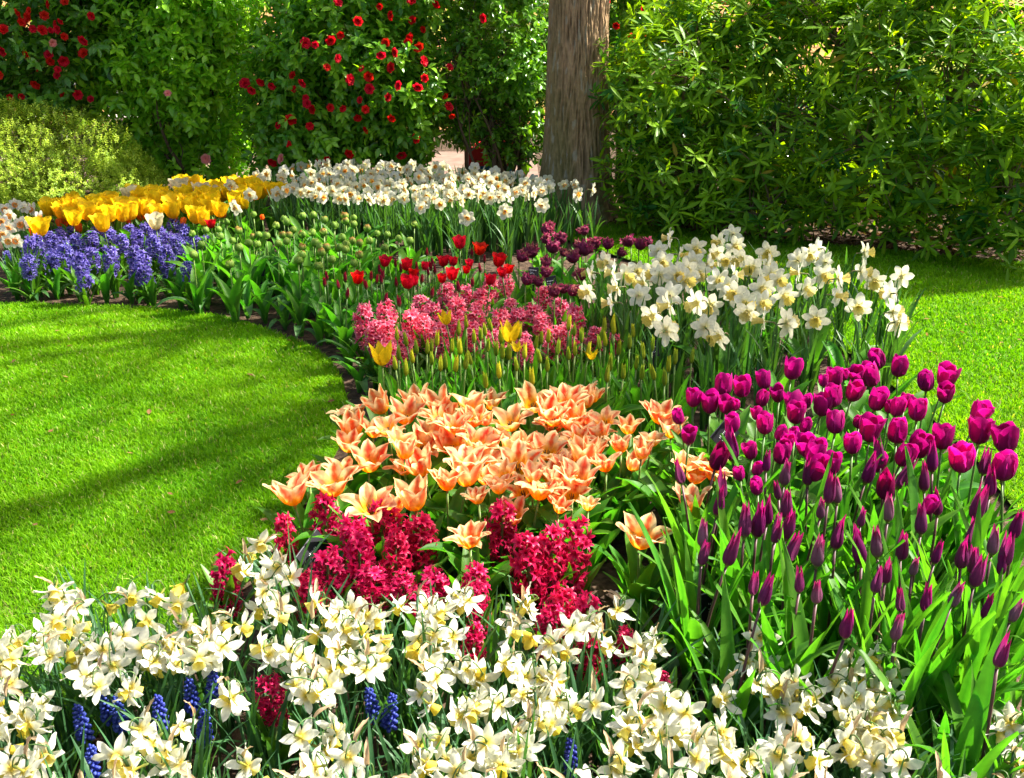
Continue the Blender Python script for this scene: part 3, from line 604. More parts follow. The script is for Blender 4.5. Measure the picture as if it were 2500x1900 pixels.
# --- white double daffodils at the back
def double_centre(i):
    rr = random.Random(i); mb = MB()
    for k in range(11):
        yl = k % 2 or i == 3
        cf = (lambda t, s, yl=yl: mixc((.82, .45, .05) if yl else (.86, .78, .5), (.86, .55, .12) if yl else (.87, .84, .62), t))
        petal(mb, rr.uniform(.014, .021), .014, [(0, 20), (.5, rr.uniform(10, 60)), (1, rr.uniform(40, 100))], OVATE, .009, rr.uniform(0, 6.28), cf, r0=.001, n=5, m=4, wave=.002, seed=k)
    return mb
DB_TEP = [tepals(.030, .026, (.70, .69, .58), (.85, .78, .42), 1400 + i, 80, 9, .003).mesh('flower', M_WHITE) for i in range(5)]
DB_COR = [double_centre(i).mesh('ruffled_centre', M_PET) for i in range(5)]
P_DB = pts('J', '745,1375,f 990,1335,f 1225,1295,f 460,1310,f 480,1280,f 580,1285,f 350,1250,f 1095,1200,f 1445,1230,f 1435,1170,f 1540,1200,r 1360,1165,f 1265,1180,b 1170,1140,b 1080,1110,b 985,1110,f 800,1060,b 1000,1140,f 960,1240,f 425,1200,f 1055,1210,f 1265,1140,f') + pts('A', '1620,1110,f 1690,1100,f 1780,1120,f 1850,1110,f 1750,1225,f 1640,1140,f 1960,1090,f 2080,1100,f 1970,1150,f 2050,1160,f 2130,1160,f 2170,1210,f 1460,1170,f 1490,1310,f 1580,1230,f')
n0 = len(P_DB); tries = 0
while len(P_DB) < n0 + 120 and tries < 9000:
    tries += 1; x = random.uniform(690, 1325)
    yt = np.interp(x, [620, 760, 860, 1000, 1150, 1250, 1330], [425, 402, 398, 402, 410, 430, 450]); yb = np.interp(x, [620, 760, 900, 1100, 1250, 1330], [455, 480, 492, 490, 482, 470])
    y = random.uniform(yt, yb)
    if all((x - q[0]) ** 2 + ((y - q[1]) * 1.3) ** 2 > 17.5 ** 2 for q in P_DB): P_DB.append((x, y, random.choice('fffffblr')))
daffs('double_daffodil', P_DB, row_labels(P_DB, 'white double daffodil', 'beside the trunk', 14), 'daffodil', 'white double daffodils', (.36, .38, .40), (-8, 2, -20), DB_TEP, DB_COR, 'ruffled_centre', TUFT_D, 1.42, hook=.04)

# --- white daffodils with an orange cup at the far left
def cup(i):
    mb = MB(); corona(mb, .008, .015, .012, .16, 8, (.80, .42, .10), (.85, .30, .10), n=5, m=24, flare=1.3); return mb
OC_TEP = [tepals(.034, .027, (.72, .72, .66), (.72, .7, .5), 1500 + i, 84, 8).mesh('flower', M_WHITE) for i in range(4)]
P_OC = pts('A', '100,1290,f 30,1320,f 65,1360,f 55,1440,f 125,1415,r 205,1320,f 55,1520,f 105,1520,f 180,1410,l 240,1370,r 150,1310,b 10,1400,f 20,1480,f')
daffs('orange_cup_daffodil', P_OC, row_labels(P_OC, 'white daffodil with orange cup', 'beside the yellow tulips', 13), 'daffodil', 'white daffodils with orange cups', (.31, .33), (0, -8), OC_TEP, [cup(i).mesh('cup', M_PET) for i in range(2)], 'cup', TUFT_D, 1.25, hook=.04, leafscale=.8)

# --- many-headed cream daffodils in front: each plant one stem with two to four nodding flowers
FL = pts('B', '350,500 360,600 350,690 490,590 500,720 440,760 680,590 830,540 1000,540 1150,460 1120,590 930,690 1170,720 1040,830 1300,780 1400,700 1530,730 1400,850 1640,200 1550,270 1540,380 1700,310 1660,430 1830,410 1660,510 1640,620 1760,600 1990,580 2090,680 2000,770 2130,760 120,830 60,930 260,860 330,870 440,890 480,970 540,1040 720,970 620,1100 650,870 720,870 900,860 960,930 1090,890 1240,860 830,1110 720,1170 830,1200 950,1000 1120,960 1250,930 1340,1210 1450,1200 1700,900 1830,880 1900,920 2000,1030 1900,1080 2060,1100 1930,1160 2130,960 250,1230 150,1280 60,1300 180,1360 60,1080 60,1500 70,1620 200,1560 280,1540 880,1370 1150,1360 960,1460 1050,1520 730,1540 640,1560 1300,1480 1560,1600 1900,1420 2050,1500 1990,1610 2110,1380 1130,1590 770,1620 560,900 1340,900 -40,880 -50,1020 -60,1200 -40,1400') + \
    pts('C', '140,620 250,650 190,720 320,680 460,600 620,600 640,690 820,600 890,560 660,780 580,810 790,790 700,870 340,800 240,780 110,740 50,880 270,900 240,1000 340,900 20,1010 640,960 800,1000 930,1010 690,1040 590,1150 650,1220 300,1280 130,1550 580,1480 620,1580 700,1440 830,1290 920,1260 1000,1220 1080,1210 1000,1460 1200,1390 1240,1500 900,1550 760,1560 1100,1600 1250,600 1180,700 1160,760 1290,790 1400,830 1120,950 1190,1000 1330,1000 1250,1040 1380,1060 1230,1150 1320,1200 1450,1190 1470,1100 1330,1330 1450,1290 1560,1240 1680,1220 1830,620 1600,720 1680,700 1740,780 1780,850 1960,860 2080,830 2000,960 1930,1040 2040,1100 1900,1200 1980,1310 2130,1230 1890,1330 2080,1350 1640,1520 1850,1560 1950,1480 1420,880 1540,740') + \
    pts('D', '540,790 560,860 570,940 450,950 510,1080 600,1120 740,1080 760,1160 680,1270 820,1240 1230,920 1320,900 1080,1000 1010,1080 1180,1070 1060,1160 1060,1260 1240,1130 1250,1230 1360,1280 1380,1020 1120,1330 1240,1360 1160,1430 1340,1440 1070,1450 1080,1530 1250,1600 1200,1530 1420,1580 60,1270 290,1390 60,1420 150,1440 300,1520 130,1560 390,1600 470,1560 670,1560 780,1440 740,1500 900,1570 2110,1340 2110,1440 2160,1600 300,1180 2180,1330')
FL += [(u, 1925 + random.uniform(-12, 40)) for u in range(20, 2500, 62)]
FL += [(u + random.uniform(-34, 34), v + random.uniform(-34, 34)) for u, v in list(FL) if random.random() < .38]
P_MU = pts('B', '525,1340 560,1600 1210,1170 1010,1280 1330,1110 680,1230 1280,1370 760,1290') + pts('C', '1550,1560 380,1270 300,1230')
FL = [f for f in FL if all((f[0] - m[0]) ** 2 + ((f[1] - m[1]) * .8) ** 2 > 40 ** 2 for m in P_MU)]
FT = [tepals(.037, .0192, (.76, .76, .64), (.72, .58, .06), 1600 + i, 90 + (i % 4) * 10, 18, .003, rc=.014, shape=[(0, .4), (.2, .75), (.42, 1), (.62, .9), (.82, .55), (1, .03)]) for i in range(10)]
for f in FT: backtube(f, .024, .0026, (.62, .55, .10), (.16, .22, .05))
FTM = [f.mesh('flower', M_WHITE) for f in FT]
FY = [tepals(.029, .018, (.74, .64, .10), (.74, .60, .05), 1650 + i, 35, 10, .002, rc=.012) for i in range(3)]
for f in FY: backtube(f, .022, .0026, (.62, .55, .08), (.16, .22, .05))
FYM = [f.mesh('flower', M_PET) for f in FY]
def fcup(i):
    mb = MB(); corona(mb, .0064, .0118, .017, .10, 7, (.80, .66, .10), [(.76, .68, .14), (.76, .65, .07), (.76, .71, .30)][i], n=5, m=18, flare=1.2); return mb
FCUP = [fcup(i).mesh('cup', M_WHITE) for i in range(3)]
def spathe(i):
    mb = MB(); rr = random.Random(i); b = rr.uniform(20, 80)
    petal(mb, rr.uniform(.038, .052), .014, [(0, 5), (.4, b * .5), (1, b)], [(0, .5), (.2, 1), (.5, .8), (.8, .5), (1, .05)], .0048, 0, lambda t, s: mixc((.36, .25, .13), (.56, .43, .27), .5 + .5 * np.sin(s * 5 + t * 12 + i)), r0=.001, n=9, m=6, wave=.0016, seed=i); return mb
SPA = [spathe(i).mesh('spathe', M_DRY) for i in range(6)]
left = list(range(len(FL))); clusters = []
left.sort(key=lambda i: (FL[i][1], FL[i][0]))
while left:
    a = left.pop(0); near = sorted((j for j in left), key=lambda j: (FL[j][0] - FL[a][0]) ** 2 + (FL[j][1] - FL[a][1]) ** 2)
    c = [a]; mx = random.choice((2, 3, 3, 3, 4))
    for j in near[:mx - 1]:
        if (FL[j][0] - FL[a][0]) ** 2 + (FL[j][1] - FL[a][1]) ** 2 < 62 ** 2: c.append(j); left.remove(j)
    clusters.append(c)
CC = [(sum(FL[j][0] for j in c) / len(c), sum(FL[j][1] for j in c) / len(c)) for c in clusters]
FLAB = row_labels(CC, lambda i: f'cream {["one", "two", "three", "four"][len(clusters[i]) - 1]}-flowered daffodil', 'of the front clump', 10)
for ci, c in enumerate(clusters):
    cu, cv = CC[ci]; hz = .275 + random.uniform(-.012, .012); ctr = at(cu, cv, hz); dp = depth(ctr)
    node = Vector((ctr.x + random.uniform(-.02, .02), ctr.y + random.uniform(-.005, .025), hz + random.uniform(.008, .03)))
    lean = Vector((random.uniform(-.05, .05), random.uniform(-.02, .05), 0)); base = Vector((node.x, node.y, 0)) + lean
    e = empty('nodding_daffodil', base); tag(e, FLAB[ci], 'daffodil', 'many-headed cream daffodils in front')
    st = MB(); nl = node - base; t = np.linspace(0, 1, 7)
    st.tube([(nl.x * x ** 1.4, nl.y * x ** 1.4, nl.z * x) for x in t], .0032 * (1.1 - .2 * t), (.05, .13, .05), 6)
    fls = []
    for j in c:
        d0 = ray(*FL[j]); fwd = d0.y * CP - d0.z * SP
        pos = Vector((0, 0, CAM_H)) + d0 * ((dp + random.uniform(-.012, .012)) / fwd)
        q = random.random()
        if q < .52: yw, pt = random.uniform(.3, 2.84), random.uniform(-62, -28)
        elif q < .80: yw, pt = random.choice((random.uniform(-.6, .4), random.uniform(2.7, 3.7))), random.uniform(-50, -8)
        else: yw, pt = random.uniform(-2.3, -.8), random.uniform(-42, 2)
        dr = Vector((math.cos(yw) * math.cos(R(pt)), math.sin(yw) * math.cos(R(pt)), math.sin(R(pt))))
        end = pos - dr * .024; n2 = node; ctl = (n2 + end) / 2 + Vector((0, 0, .022)) - dr * .01
        tt = np.linspace(0, 1, 7); path = [tuple((n2 * (1 - x) ** 2 + ctl * 2 * x * (1 - x) + end * x * x) - base) for x in tt]
        st.tube(path, .0014, mixc((.06, .14, .04), (.10, .16, .03), tt), 5)
        fls.append((pos, dr))
    obj('stem', st.mesh('stem', M_STEM), e)
    for pos, dr in fls:
        yel = random.random() < .06
        M = T(*(pos - base)) @ dr.to_track_quat('Z', 'Y').to_matrix().to_4x4() @ RZ(random.uniform(0, 6.28)) @ SC(random.uniform(.92, 1.14))
        fo = obj('flower', random.choice(FYM if yel else FTM), e, M)
        if not yel: obj('cup', random.choice(FCUP), fo)
    if random.random() < .75:
        obj('spathe', random.choice(SPA), e, T(*nl) @ RZ(random.uniform(0, 6.28)) @ RY(R(random.uniform(-20, 50))))
    for k in range(2): obj('foliage', random.choice(TUFT_F), e, RZ(random.uniform(0, 6.28)) @ T(.045 * k, 0, 0) @ RZ(random.uniform(0, 6.28)) @ SC(random.uniform(.85, 1.08)))

# --- grape hyacinths
MUS = [muscari(i).mesh('flower_spike', M_WAX) for i in range(3)]
MLAB = row_labels(P_MU, 'blue grape hyacinth', 'among the cream daffodil stems', 11)
for i, p in enumerate(P_MU):
    c = at(p[0], p[1], .19); e = empty('grape_hyacinth', (c.x, c.y, 0)); tag(e, MLAB[i], 'grape hyacinth', 'blue grape hyacinths')
    st = MB(); st.tube([(0, 0, 0), (0, 0, .165)], .0022, (.08, .16, .05), 5); obj('stem', st.mesh('stem', M_STEM), e)
    obj('flower_spike', MUS[i % 3], e, T(0, 0, .155) @ RY(R(random.gauss(0, 6))) @ SC(1.15))

# --- slate plant labels
def slate(u, v, z, yaw, lab, tilt=35, w=.085, h=.06, roll=0):
    p = at(u, v, z); e = empty('plant_label', (p.x, p.y, 0), yaw); tag(e, lab, 'plant label', 'dark plant labels')
    st = MB(); st.box((0, .006, z * .5 - .01), (.008, .003, z - .02), (.03, .03, .035)); obj('stake', st.mesh('stake', M_SLATE, False), e)
    pl = MB(); pl.box((0, 0, 0), (w, h, .003), (.018, .018, .022)); rim = .0015
    pl.box((0, h / 2 + .0006, 0), (w, .0012, .0034), (.16, .16, .17))
    M = T(0, 0, z) @ RX(R(90 - tilt)) @ RZ(R(roll))
    po = obj('plate', pl.mesh('plate', M_SLATE, False), e, M)
    tx = MB(); rr = random.Random(int(u))
    for ln, (y, n, s) in enumerate(((.008, 7, .0042), (-.004, 5, .003), (-.012, 8, .0024))):
        x = -.018
        for k in range(n):
            tx.box((x, y + rr.uniform(-.0008, .0008), .0021), (s * .45, s * rr.uniform(.7, 1.5), .0006), (.62, .62, .62)); x += s * 1.15
    obj('lettering', tx.mesh('lettering', M_SLATE, False), po)
slate(1770, 1062, .33, R(18), 'tilted dark slate label behind the wine red tulip', 20, .075, .06, 40)
slate(768, 1350, .20, R(58), 'dark slate label tucked beside the crimson hyacinths', 25, .10, .07, 20)
slate(1346, 690, .27, R(-10), 'small dark label below the plum tulips', 30, .05, .06, 12)
slate(1303, 664, .28, R(15), 'small dark label half hidden among plum tulip leaves', 45, .05, .05, -10)
slate(1598, 852, .24, R(20), 'small dark label among the yellow-green buds by the trumpet daffodils', 20, .035, .06)
slate(1745, 1478, .19, R(25), 'dark label low between the purple bud leaves', 10, .075, .07)
slate(260, 644, .16, R(0), 'dark label in front of the violet-blue hyacinths', 25, .06, .05)
slate(634, 660, .17, R(-15), 'dark label sunk among the green tulip leaves', 20, .06, .06)

# ------------------------------------------------------------------ ground, lawns, soil
def poly_sheet(name, P, z, mat, kind='structure'):
    me = bpy.data.meshes.new(name); me.from_pydata([(p.x, p.y, z) for p in P], [], [tuple(range(len(P)))]); me.materials.append(mat); me.update()
    o = obj(name, me); tag(o, kind=kind); return o
G = MB(); n = 60
gx = np.concatenate([[-300, -120, -50, -20], np.linspace(-8, 8, n), [20, 50, 120, 300]]); gy = np.concatenate([[-40, -10], np.linspace(.3, 12, n), [20, 50, 120, 400]])
Pg = np.zeros((len(gx), len(gy), 3)); Pg[..., 0] = gx[:, None]; Pg[..., 1] = gy[None]; Pg[..., 2] = -.012
G.grid(Pg, (.08, .05, .03)); go = obj('ground', G.mesh('ground', M_SOIL)); tag(go, kind='structure')
S = MB(); xs = np.linspace(-4.2, 4.5, 240); ys = np.linspace(.6, 8.6, 220); Ps = np.zeros((240, 220, 3)); Ps[..., 0] = xs[:, None]; Ps[..., 1] = ys[None]
hh = np.array([[noise.noise(Vector((x * 9, y * 9, 0))) * .007 + noise.noise(Vector((x * 24, y * 24, 3))) * .006 + max(0, noise.noise(Vector((x * 14, y * 14, 8)))) * .008 for y in ys] for x in xs]); Ps[..., 2] = hh - .002
S.grid(Ps, (.08, .05, .03)); so = obj('soil', S.mesh('soil', M_SOIL)); tag(so, kind='structure')
LEFT = [at(u, v) for u, v in [(-900, 746), (0, 748), (300, 757), (520, 777), (640, 808), (750, 850), (808, 890), (836, 935), (850, 1000), (850, 1060), (815, 1130), (760, 1220), (690, 1320), (600, 1440), (470, 1580), (330, 1720), (200, 1850), (60, 2000), (-900, 2000)]]
RIGHT = [at(u, v) for u, v in [(1330, 538), (1450, 549), (1700, 570), (2000, 602), (2300, 632), (2500, 652), (3000, 700), (3300, 1500), (2740, 1560), (2540, 1340), (2380, 1130), (2240, 1000), (2090, 880), (1880, 765), (1580, 655), (1380, 590)]]
poly_sheet('lawn', LEFT, .016, M_TURF); poly_sheet('lawn', RIGHT, .016, M_TURF)
def inside(P, x, y):
    c = np.zeros(len(x), bool); n = len(P)
    for i in range(n):
        a, b = P[i], P[(i + 1) % n]
        cond = ((a.y > y) != (b.y > y)) & (x < (b.x - a.x) * (y - a.y) / (b.y - a.y + 1e-12) + a.x); c ^= cond
    return c
def fbm(x, y, s, seed):
    r = np.random.default_rng(seed); o = np.zeros_like(x)
    for k in range(6):
        a = r.uniform(0, 6.28); f = s * 1.6 ** k; o += np.sin((x * math.cos(a) + y * math.sin(a)) * f + r.uniform(0, 6.28) + 1.3 * np.sin((x * math.sin(a) - y * math.cos(a)) * f * .7 + k)) / 1.3 ** k
    return o / 3.2
def grass(name, P, dens, seed, hmul=1.0):
    r = np.random.default_rng(seed); xs = [p.x for p in P]; ys = [p.y for p in P]
    x0, x1, y0, y1 = max(min(xs), -3.6), min(max(xs), 4.2), max(min(ys), .9), max(ys)
    N = int((x1 - x0) * (y1 - y0) * dens); x = r.uniform(x0, x1, N); y = r.uniform(y0, y1, N)
    d = y * CP + CAM_H * SP; vis = np.abs(x) < .56 * d + .15
    jx, jy = x + r.normal(0, .008, N), y + r.normal(0, .008, N)
    keep = vis & inside(P, jx, jy) & (r.random(N) < np.clip((3.4 / d) ** 1.3, .35, 1)); x, y, d = jx[keep], jy[keep], d[keep]; N = len(x)
    patch = fbm(x, y, 2.2, 5); fine = fbm(x, y, 14, 9)
    h = (.017 + .008 * r.random(N) + .004 * fine + .003 * patch) * hmul; w = .0016 * np.clip(d / 2.6, .9, 2.2) * r.uniform(.8, 1.3, N)
    az = r.uniform(0, 6.28, N); lean = np.abs(r.normal(0, .55, N)) * h + .15 * h; flop = (r.random(N) < .07); lean = np.where(flop, h * 1.3, lean); h = np.where(flop, h * .55, h)
    lx, ly = lean * np.cos(az), lean * np.sin(az); wa = az + r.normal(1.57, .6, N); wx, wy = w * np.cos(wa), w * np.sin(wa)
    z0 = .014
    V = np.empty((N, 5, 3)); V[:, 0] = np.stack([x - wx, y - wy, np.full(N, z0)], -1); V[:, 1] = np.stack([x + wx, y + wy, np.full(N, z0)], -1)
    V[:, 2] = np.stack([x + wx * .8 + lx * .4, y + wy * .8 + ly * .4, z0 + h * .62], -1); V[:, 3] = np.stack([x - wx * .8 + lx * .4, y - wy * .8 + ly * .4, z0 + h * .62], -1)
    V[:, 4] = np.stack([x + lx, y + ly, z0 + h], -1)
    b = np.arange(N)[:, None] * 5; q = b + np.array([[0, 1, 2, 3]]); t = b + np.array([[3, 2, 4]])
    k = np.clip(.5 + .40 * patch + .12 * fine + .16 * r.normal(0, 1, N), 0, 1); C = mixc((.085, .27, .004), (.21, .415, .007), k)
    dry = r.random(N) < (.035 + .03 * (fine > .5)); C[dry] = mixc((.36, .36, .10), (.50, .48, .20), r.random(dry.sum()))
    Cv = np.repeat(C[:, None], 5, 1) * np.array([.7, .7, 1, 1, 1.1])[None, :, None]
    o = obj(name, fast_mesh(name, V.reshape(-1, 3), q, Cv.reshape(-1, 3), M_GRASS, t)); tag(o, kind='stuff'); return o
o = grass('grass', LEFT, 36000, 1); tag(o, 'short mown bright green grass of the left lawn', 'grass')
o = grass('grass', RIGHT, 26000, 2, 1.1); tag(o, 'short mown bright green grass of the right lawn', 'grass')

# ------------------------------------------------------------------ leaf clouds for shrubs
def leaf_cloud(name, pos, axis, nrm, L, W, C, mat, rows=((0, .12), (.3, .9), (.62, 1), (1, .05)), fold=.18, droop=.25, label=None):
    N = len(pos); axis = axis / (np.linalg.norm(axis, axis=1)[:, None] + 1e-9)
    side = np.cross(axis, nrm); side /= np.linalg.norm(side, axis=1)[:, None] + 1e-9; nr = np.cross(side, axis)
    k = len(rows); V = np.empty((N, k, 3, 3)); Cv = np.empty((N, k, 3, 3))
    for i, (t, w) in enumerate(rows):
        ctr = pos + axis * (L * t)[:, None] - nr * (L * droop * t * t)[:, None]
        for j, s in enumerate((-1, 0, 1)):
            V[:, i, j] = ctr + side * (W * .5 * w * s)[:, None] + nr * (W * fold * abs(s) * w)[:, None]
            Cv[:, i, j] = C * (1.12 if s == 0 else 1)
    b = np.arange(N)[:, None, None, None] * (k * 3)
    ii, jj = np.meshgrid(np.arange(k - 1), np.arange(2), indexing='ij'); q0 = ii * 3 + jj
    Q = np.stack([q0, q0 + 1, q0 + 4, q0 + 3], -1)[None] + b
    return fast_mesh(name, V.reshape(-1, 3), Q.reshape(-1, 4), Cv.reshape(-1, 3), mat)
def unit(v): return v / (np.linalg.norm(v, axis=1)[:, None] + 1e-9)
def lobe_points(lobes, n, r, shell=(.55, 1.02), seed=0):
    vol = np.array([a[1][0] * a[1][2] for a in lobes]); ch = r.choice(len(lobes), n, p=vol / vol.sum())
    c = np.array([tuple(a[0]) for a in lobes])[ch]; rad = np.array([a[1] for a in lobes])[ch]
    d = unit(r.normal(0, 1, (n, 3))); lump = 1 + .20 * fbm(d[:, 0] * 2 + c[:, 0] * 3, d[:, 2] * 2 + d[:, 1] * 3, 2.2, seed + 3)
    q = r.uniform(shell[0] ** 3, shell[1] ** 3, n) ** (1 / 3)
    return c + d * rad * (q * lump)[:, None], unit(d / rad), q
def sprigs(tips, out, r, per, Ls, spread=.8, step=.016, up=.35, back=.12):
    """leaves set alternately along a twig that ends at each tip."""
    n = len(tips); d = unit(out + r.normal(0, .45, (n, 3)) + np.array((0, 0, up)))
    P, A, Nn, I = [], [], [], []
    ref = unit(np.cross(d, r.normal(0, 1, (n, 3)))); ref2 = np.cross(d, ref)
    for k in range(per):
        a = k * 2.4 + r.uniform(-.4, .4, n); o = ref * np.cos(a)[:, None] + ref2 * np.sin(a)[:, None]
        pos = tips - d * (k * step + r.uniform(-.004, .004, n))[:, None]
        ax = unit(d * (.9 - spread * .55 * min(1, .25 + k / per)) + o * spread + np.array((0, 0, -.10)))
        P.append(pos); A.append(ax); Nn.append(unit(d * .6 - o * .35 + np.array((0, 0, .9)) + r.normal(0, .25, (n, 3)))); I.append(np.arange(n))
    return np.concatenate(P), np.concatenate(A), np.concatenate(Nn), np.concatenate(I), d
def twig_mesh(paths, rads, c, name='branches', mat=M_WOOD, sides=5):
    mb = MB()
    for p, q in zip(paths, rads): mb.tube(p, q, c, sides)
    return mb.mesh(name, mat)
def limb(a, b, r0, r1, bend=.15, n=7, rr=random):
    a, b = Vector(a), Vector(b); off = Vector((rr.uniform(-1, 1), rr.uniform(-1, 1), rr.uniform(-.2, 1))) * bend * (b - a).length
    t = np.linspace(0, 1, n); return [tuple(a.lerp(b, x) + off * math.sin(math.pi * x) + Vector((rr.uniform(-1, 1), rr.uniform(-1, 1), 0)) * .01) for x in t], r0 + (r1 - r0) * t
# camellia flower rosette
def rosette(i):
    mb = MB(); rr = random.Random(i)
    for ring, (nn, L, op) in enumerate(((6, .036, 78), (6, .030, 55), (5, .022, 30), (4, .014, 12))):
        for k in range(nn):
            petal(mb, L, L * .95, [(0, op * .5), (.5, op), (1, op + rr.uniform(0, 22))], [(0, .4), (.3, .9), (.7, 1), (.92, .75), (1, .3)], .024, k * 6.283 / nn + ring * .5, lambda t, s: mixc((.40, .002, .006), (.70, .008, .016), sstep(.1, .9, t)), r0=.001, n=6, m=5, wave=.002, seed=rr.randrange(1 << 30))
    return mb
def recolor(mb, f):
    mb.c = [f(np.array(c)) for c in mb.c]; return mb
ROS = [rosette(i).mesh('blossom', M_PET) for i in range(4)]
ROSP = [recolor(rosette(9), lambda c: c * 0 + np.array((.78, .30, .28)) * (.7 + .5 * c[:, :1])).mesh('blossom', M_PET)]

def camellia(name, label, lobes, nt, seed, blooms, base, c1, c2, nstem=5, cat='shrub', leafL=.078, depth0=7.6, per=7):
    r = np.random.default_rng(seed); rr = random.Random(seed)
    e = empty(name, base); tag(e, label, cat); bs = Vector(base)
    tips, out, q = lobe_points(lobes, nt, r, (.45, 1.03), seed)
    ok = (tips[:, 2] > .1); tips, out, q = tips[ok], out[ok], q[ok]
    P, A, Nn, I, d = sprigs(tips, out, r, per, leafL)
    n = len(P); L = leafL * r.uniform(.7, 1.15, n); W = L * r.uniform(.42, .55, n)
    tone = np.clip(.45 + .3 * r.normal(0, 1, len(tips)), 0, 1)[I] + r.normal(0, .12, n); C = mixc(c1, c2, np.clip(tone, 0, 1))
    obj('foliage', leaf_cloud('foliage', P - np.array(bs), A, Nn, L, W, C, M_CAM), e)
    paths, rads = [], []
    for k in range(nstem):
        lb = rr.choice(lobes); a = Vector((rr.uniform(-.18, .18), rr.uniform(-.12, .12), 0)); tgt = Vector(lb[0]) - bs + Vector((rr.uniform(-.5, .5) * lb[1][0], rr.uniform(-.3, .3), rr.uniform(-.2, .6) * lb[1][2]))
        p, q_ = limb(a, tgt, rr.uniform(.014, .03), .006, .1, rr=rr); paths.append(p); rads.append(q_)
        for j in range(7):
            s0 = Vector(p[rr.randrange(2, 6)]); tt = Vector(tips[rr.randrange(len(tips))]) - bs
            if (tt - s0).length < 1.1: p2, q2 = limb(s0, tt, .006, .002, .12, rr=rr); paths.append(p2); rads.append(q2)
    obj('stems', twig_mesh(paths, rads, (.10, .07, .045), 'stems'), e)
    for (u, v, *x) in blooms:
        # a blossom sits on the leaf surface that faces the viewer
        best = None; d0 = ray(u, v)
        for lb in lobes:
            c, rd = Vector(lb[0]), lb[1]; o = Vector((0, 0, CAM_H)) - c
            S3 = lambda w: Vector((w.x / rd[0], w.y / rd[1], w.z / rd[2])); oo, dd = S3(o), S3(d0)
            A2, B2, C2 = dd.dot(dd), 2 * oo.dot(dd), oo.dot(oo) - 1.06; D2 = B2 * B2 - 4 * A2 * C2
            if D2 > 0:
                t = (-B2 - math.sqrt(D2)) / (2 * A2); best = t if best is None else min(best, t)
        if best is None:
            best = min((lb[0][1] - lb[1][1] * .4) / d0.y for lb in lobes)
        p = Vector((0, 0, CAM_H)) + d0 * best
        dr = Vector((rr.uniform(-1.3, 1.5), -1.0, rr.uniform(-.8, .8))); p += Vector((0, rr.uniform(-.06, .03), 0))
        mesh = ROSP[0] if x and x[-1] == 'p' else rr.choice(ROS)
        b = obj('blossom', mesh, e, T(*(p - bs)) @ dr.to_track_quat('Z', 'Y').to_matrix().to_4x4() @ RZ(rr.uniform(0, 6)) @ SC(rr.uniform(.75, 1.3)))
        if x and x[-1] == 'p': b['label'] = 'pale pink blossom'
    return e
def LB(u, v, Y, rx, ry, rz): c = on(u, v, Y); return (tuple(c), (rx, ry, rz))
BL_L = pts('A', '120,80 210,70 330,30 280,100 130,145 175,110 210,185 310,195 405,130 360,155 385,185 400,235 330,270,p 300,350 325,385 395,385 370,440 375,475 20,190 30,320 250,430 230,530 10,470 55,620 150,605 400,600 485,600 535,250 530,340 265,195 595,100 185,345 585,625 150,690 400,715 440,740 415,15')
BL_R = pts('J', '75,430 75,635 60,740 135,480 140,560 110,690 275,430 330,540 250,610 280,740 475,185 470,390 490,490 445,540 610,600 630,680 655,730 375,235 240,270 380,270 70,130 275,100 435,875 335,975 305,330 440,290 115,820 410,130 20,960 10,500 210,340 200,40 560,20 400,10') + \
    pts('A', '1920,275 1990,280 2130,365 1600,565 1550,530 1650,515 1720,540 1845,480 1915,520 1850,560 1925,620 1945,655 1975,690 2085,680 2165,680 1955,795 1830,760 1870,760 1750,790 1820,910 1725,1020 2020,1030 2060,1000 2150,220 2080,250 2060,430 1790,1000,p 2130,20')
base = lambda u, Y: (on(u, 400, Y).x, Y, 0)
camellia('camellia_bush', 'dark camellia bush dotted with red blossoms behind the clipped mound', [LB(60, 60, 8.3, .95, .6, .75), LB(200, -150, 8.4, .7, .6, .7), LB(-180, 100, 8.3, .9, .6, .9), LB(150, 160, 8.3, .5, .5, .5), LB(250, 40, 8.2, .45, .45, .5)], 2600, 11, BL_L, base(60, 8.4), (.045, .15, .014), (.15, .34, .03))
camellia('camellia_bush', 'tall light green camellia bush without red flowers, left of the red-flowered one', [LB(415, 40, 8.2, .62, .55, .85), LB(330, 150, 8.2, .45, .45, .55), LB(490, -60, 8.2, .5, .5, .7), LB(470, 200, 8.15, .45, .45, .5), LB(380, -220, 8.3, .7, .5, .6), LB(540, 300, 8.3, .3, .35, .35), LB(420, 330, 8.35, .35, .3, .3), LB(350, 380, 8.3, .45, .35, .32), LB(500, 400, 8.3, .45, .35, .3)], 3300, 12, pts('A', '1070,590,p 1300,1005,p'), base(460, 8.3), (.10, .29, .012), (.30, .54, .03), 7)
camellia('camellia_bush', 'dense camellia bush covered in bright red blossoms behind the white daffodils', [LB(830, 130, 8.0, .72, .55, .62), LB(760, 300, 7.95, .55, .45, .42), LB(950, 210, 7.95, .50, .45, .55), LB(700, 220, 8.0, .4, .4, .5), LB(690, 390, 8.0, .35, .35, .3), LB(860, 385, 8.0, .4, .35, .28), LB(980, 380, 8.05, .25, .3, .25), LB(900, -60, 8.1, .75, .5, .6), LB(1010, 270, 8.0, .28, .35, .35)], 3100, 13, BL_R, base(840, 8.1), (.05, .18, .014), (.24, .47, .03))
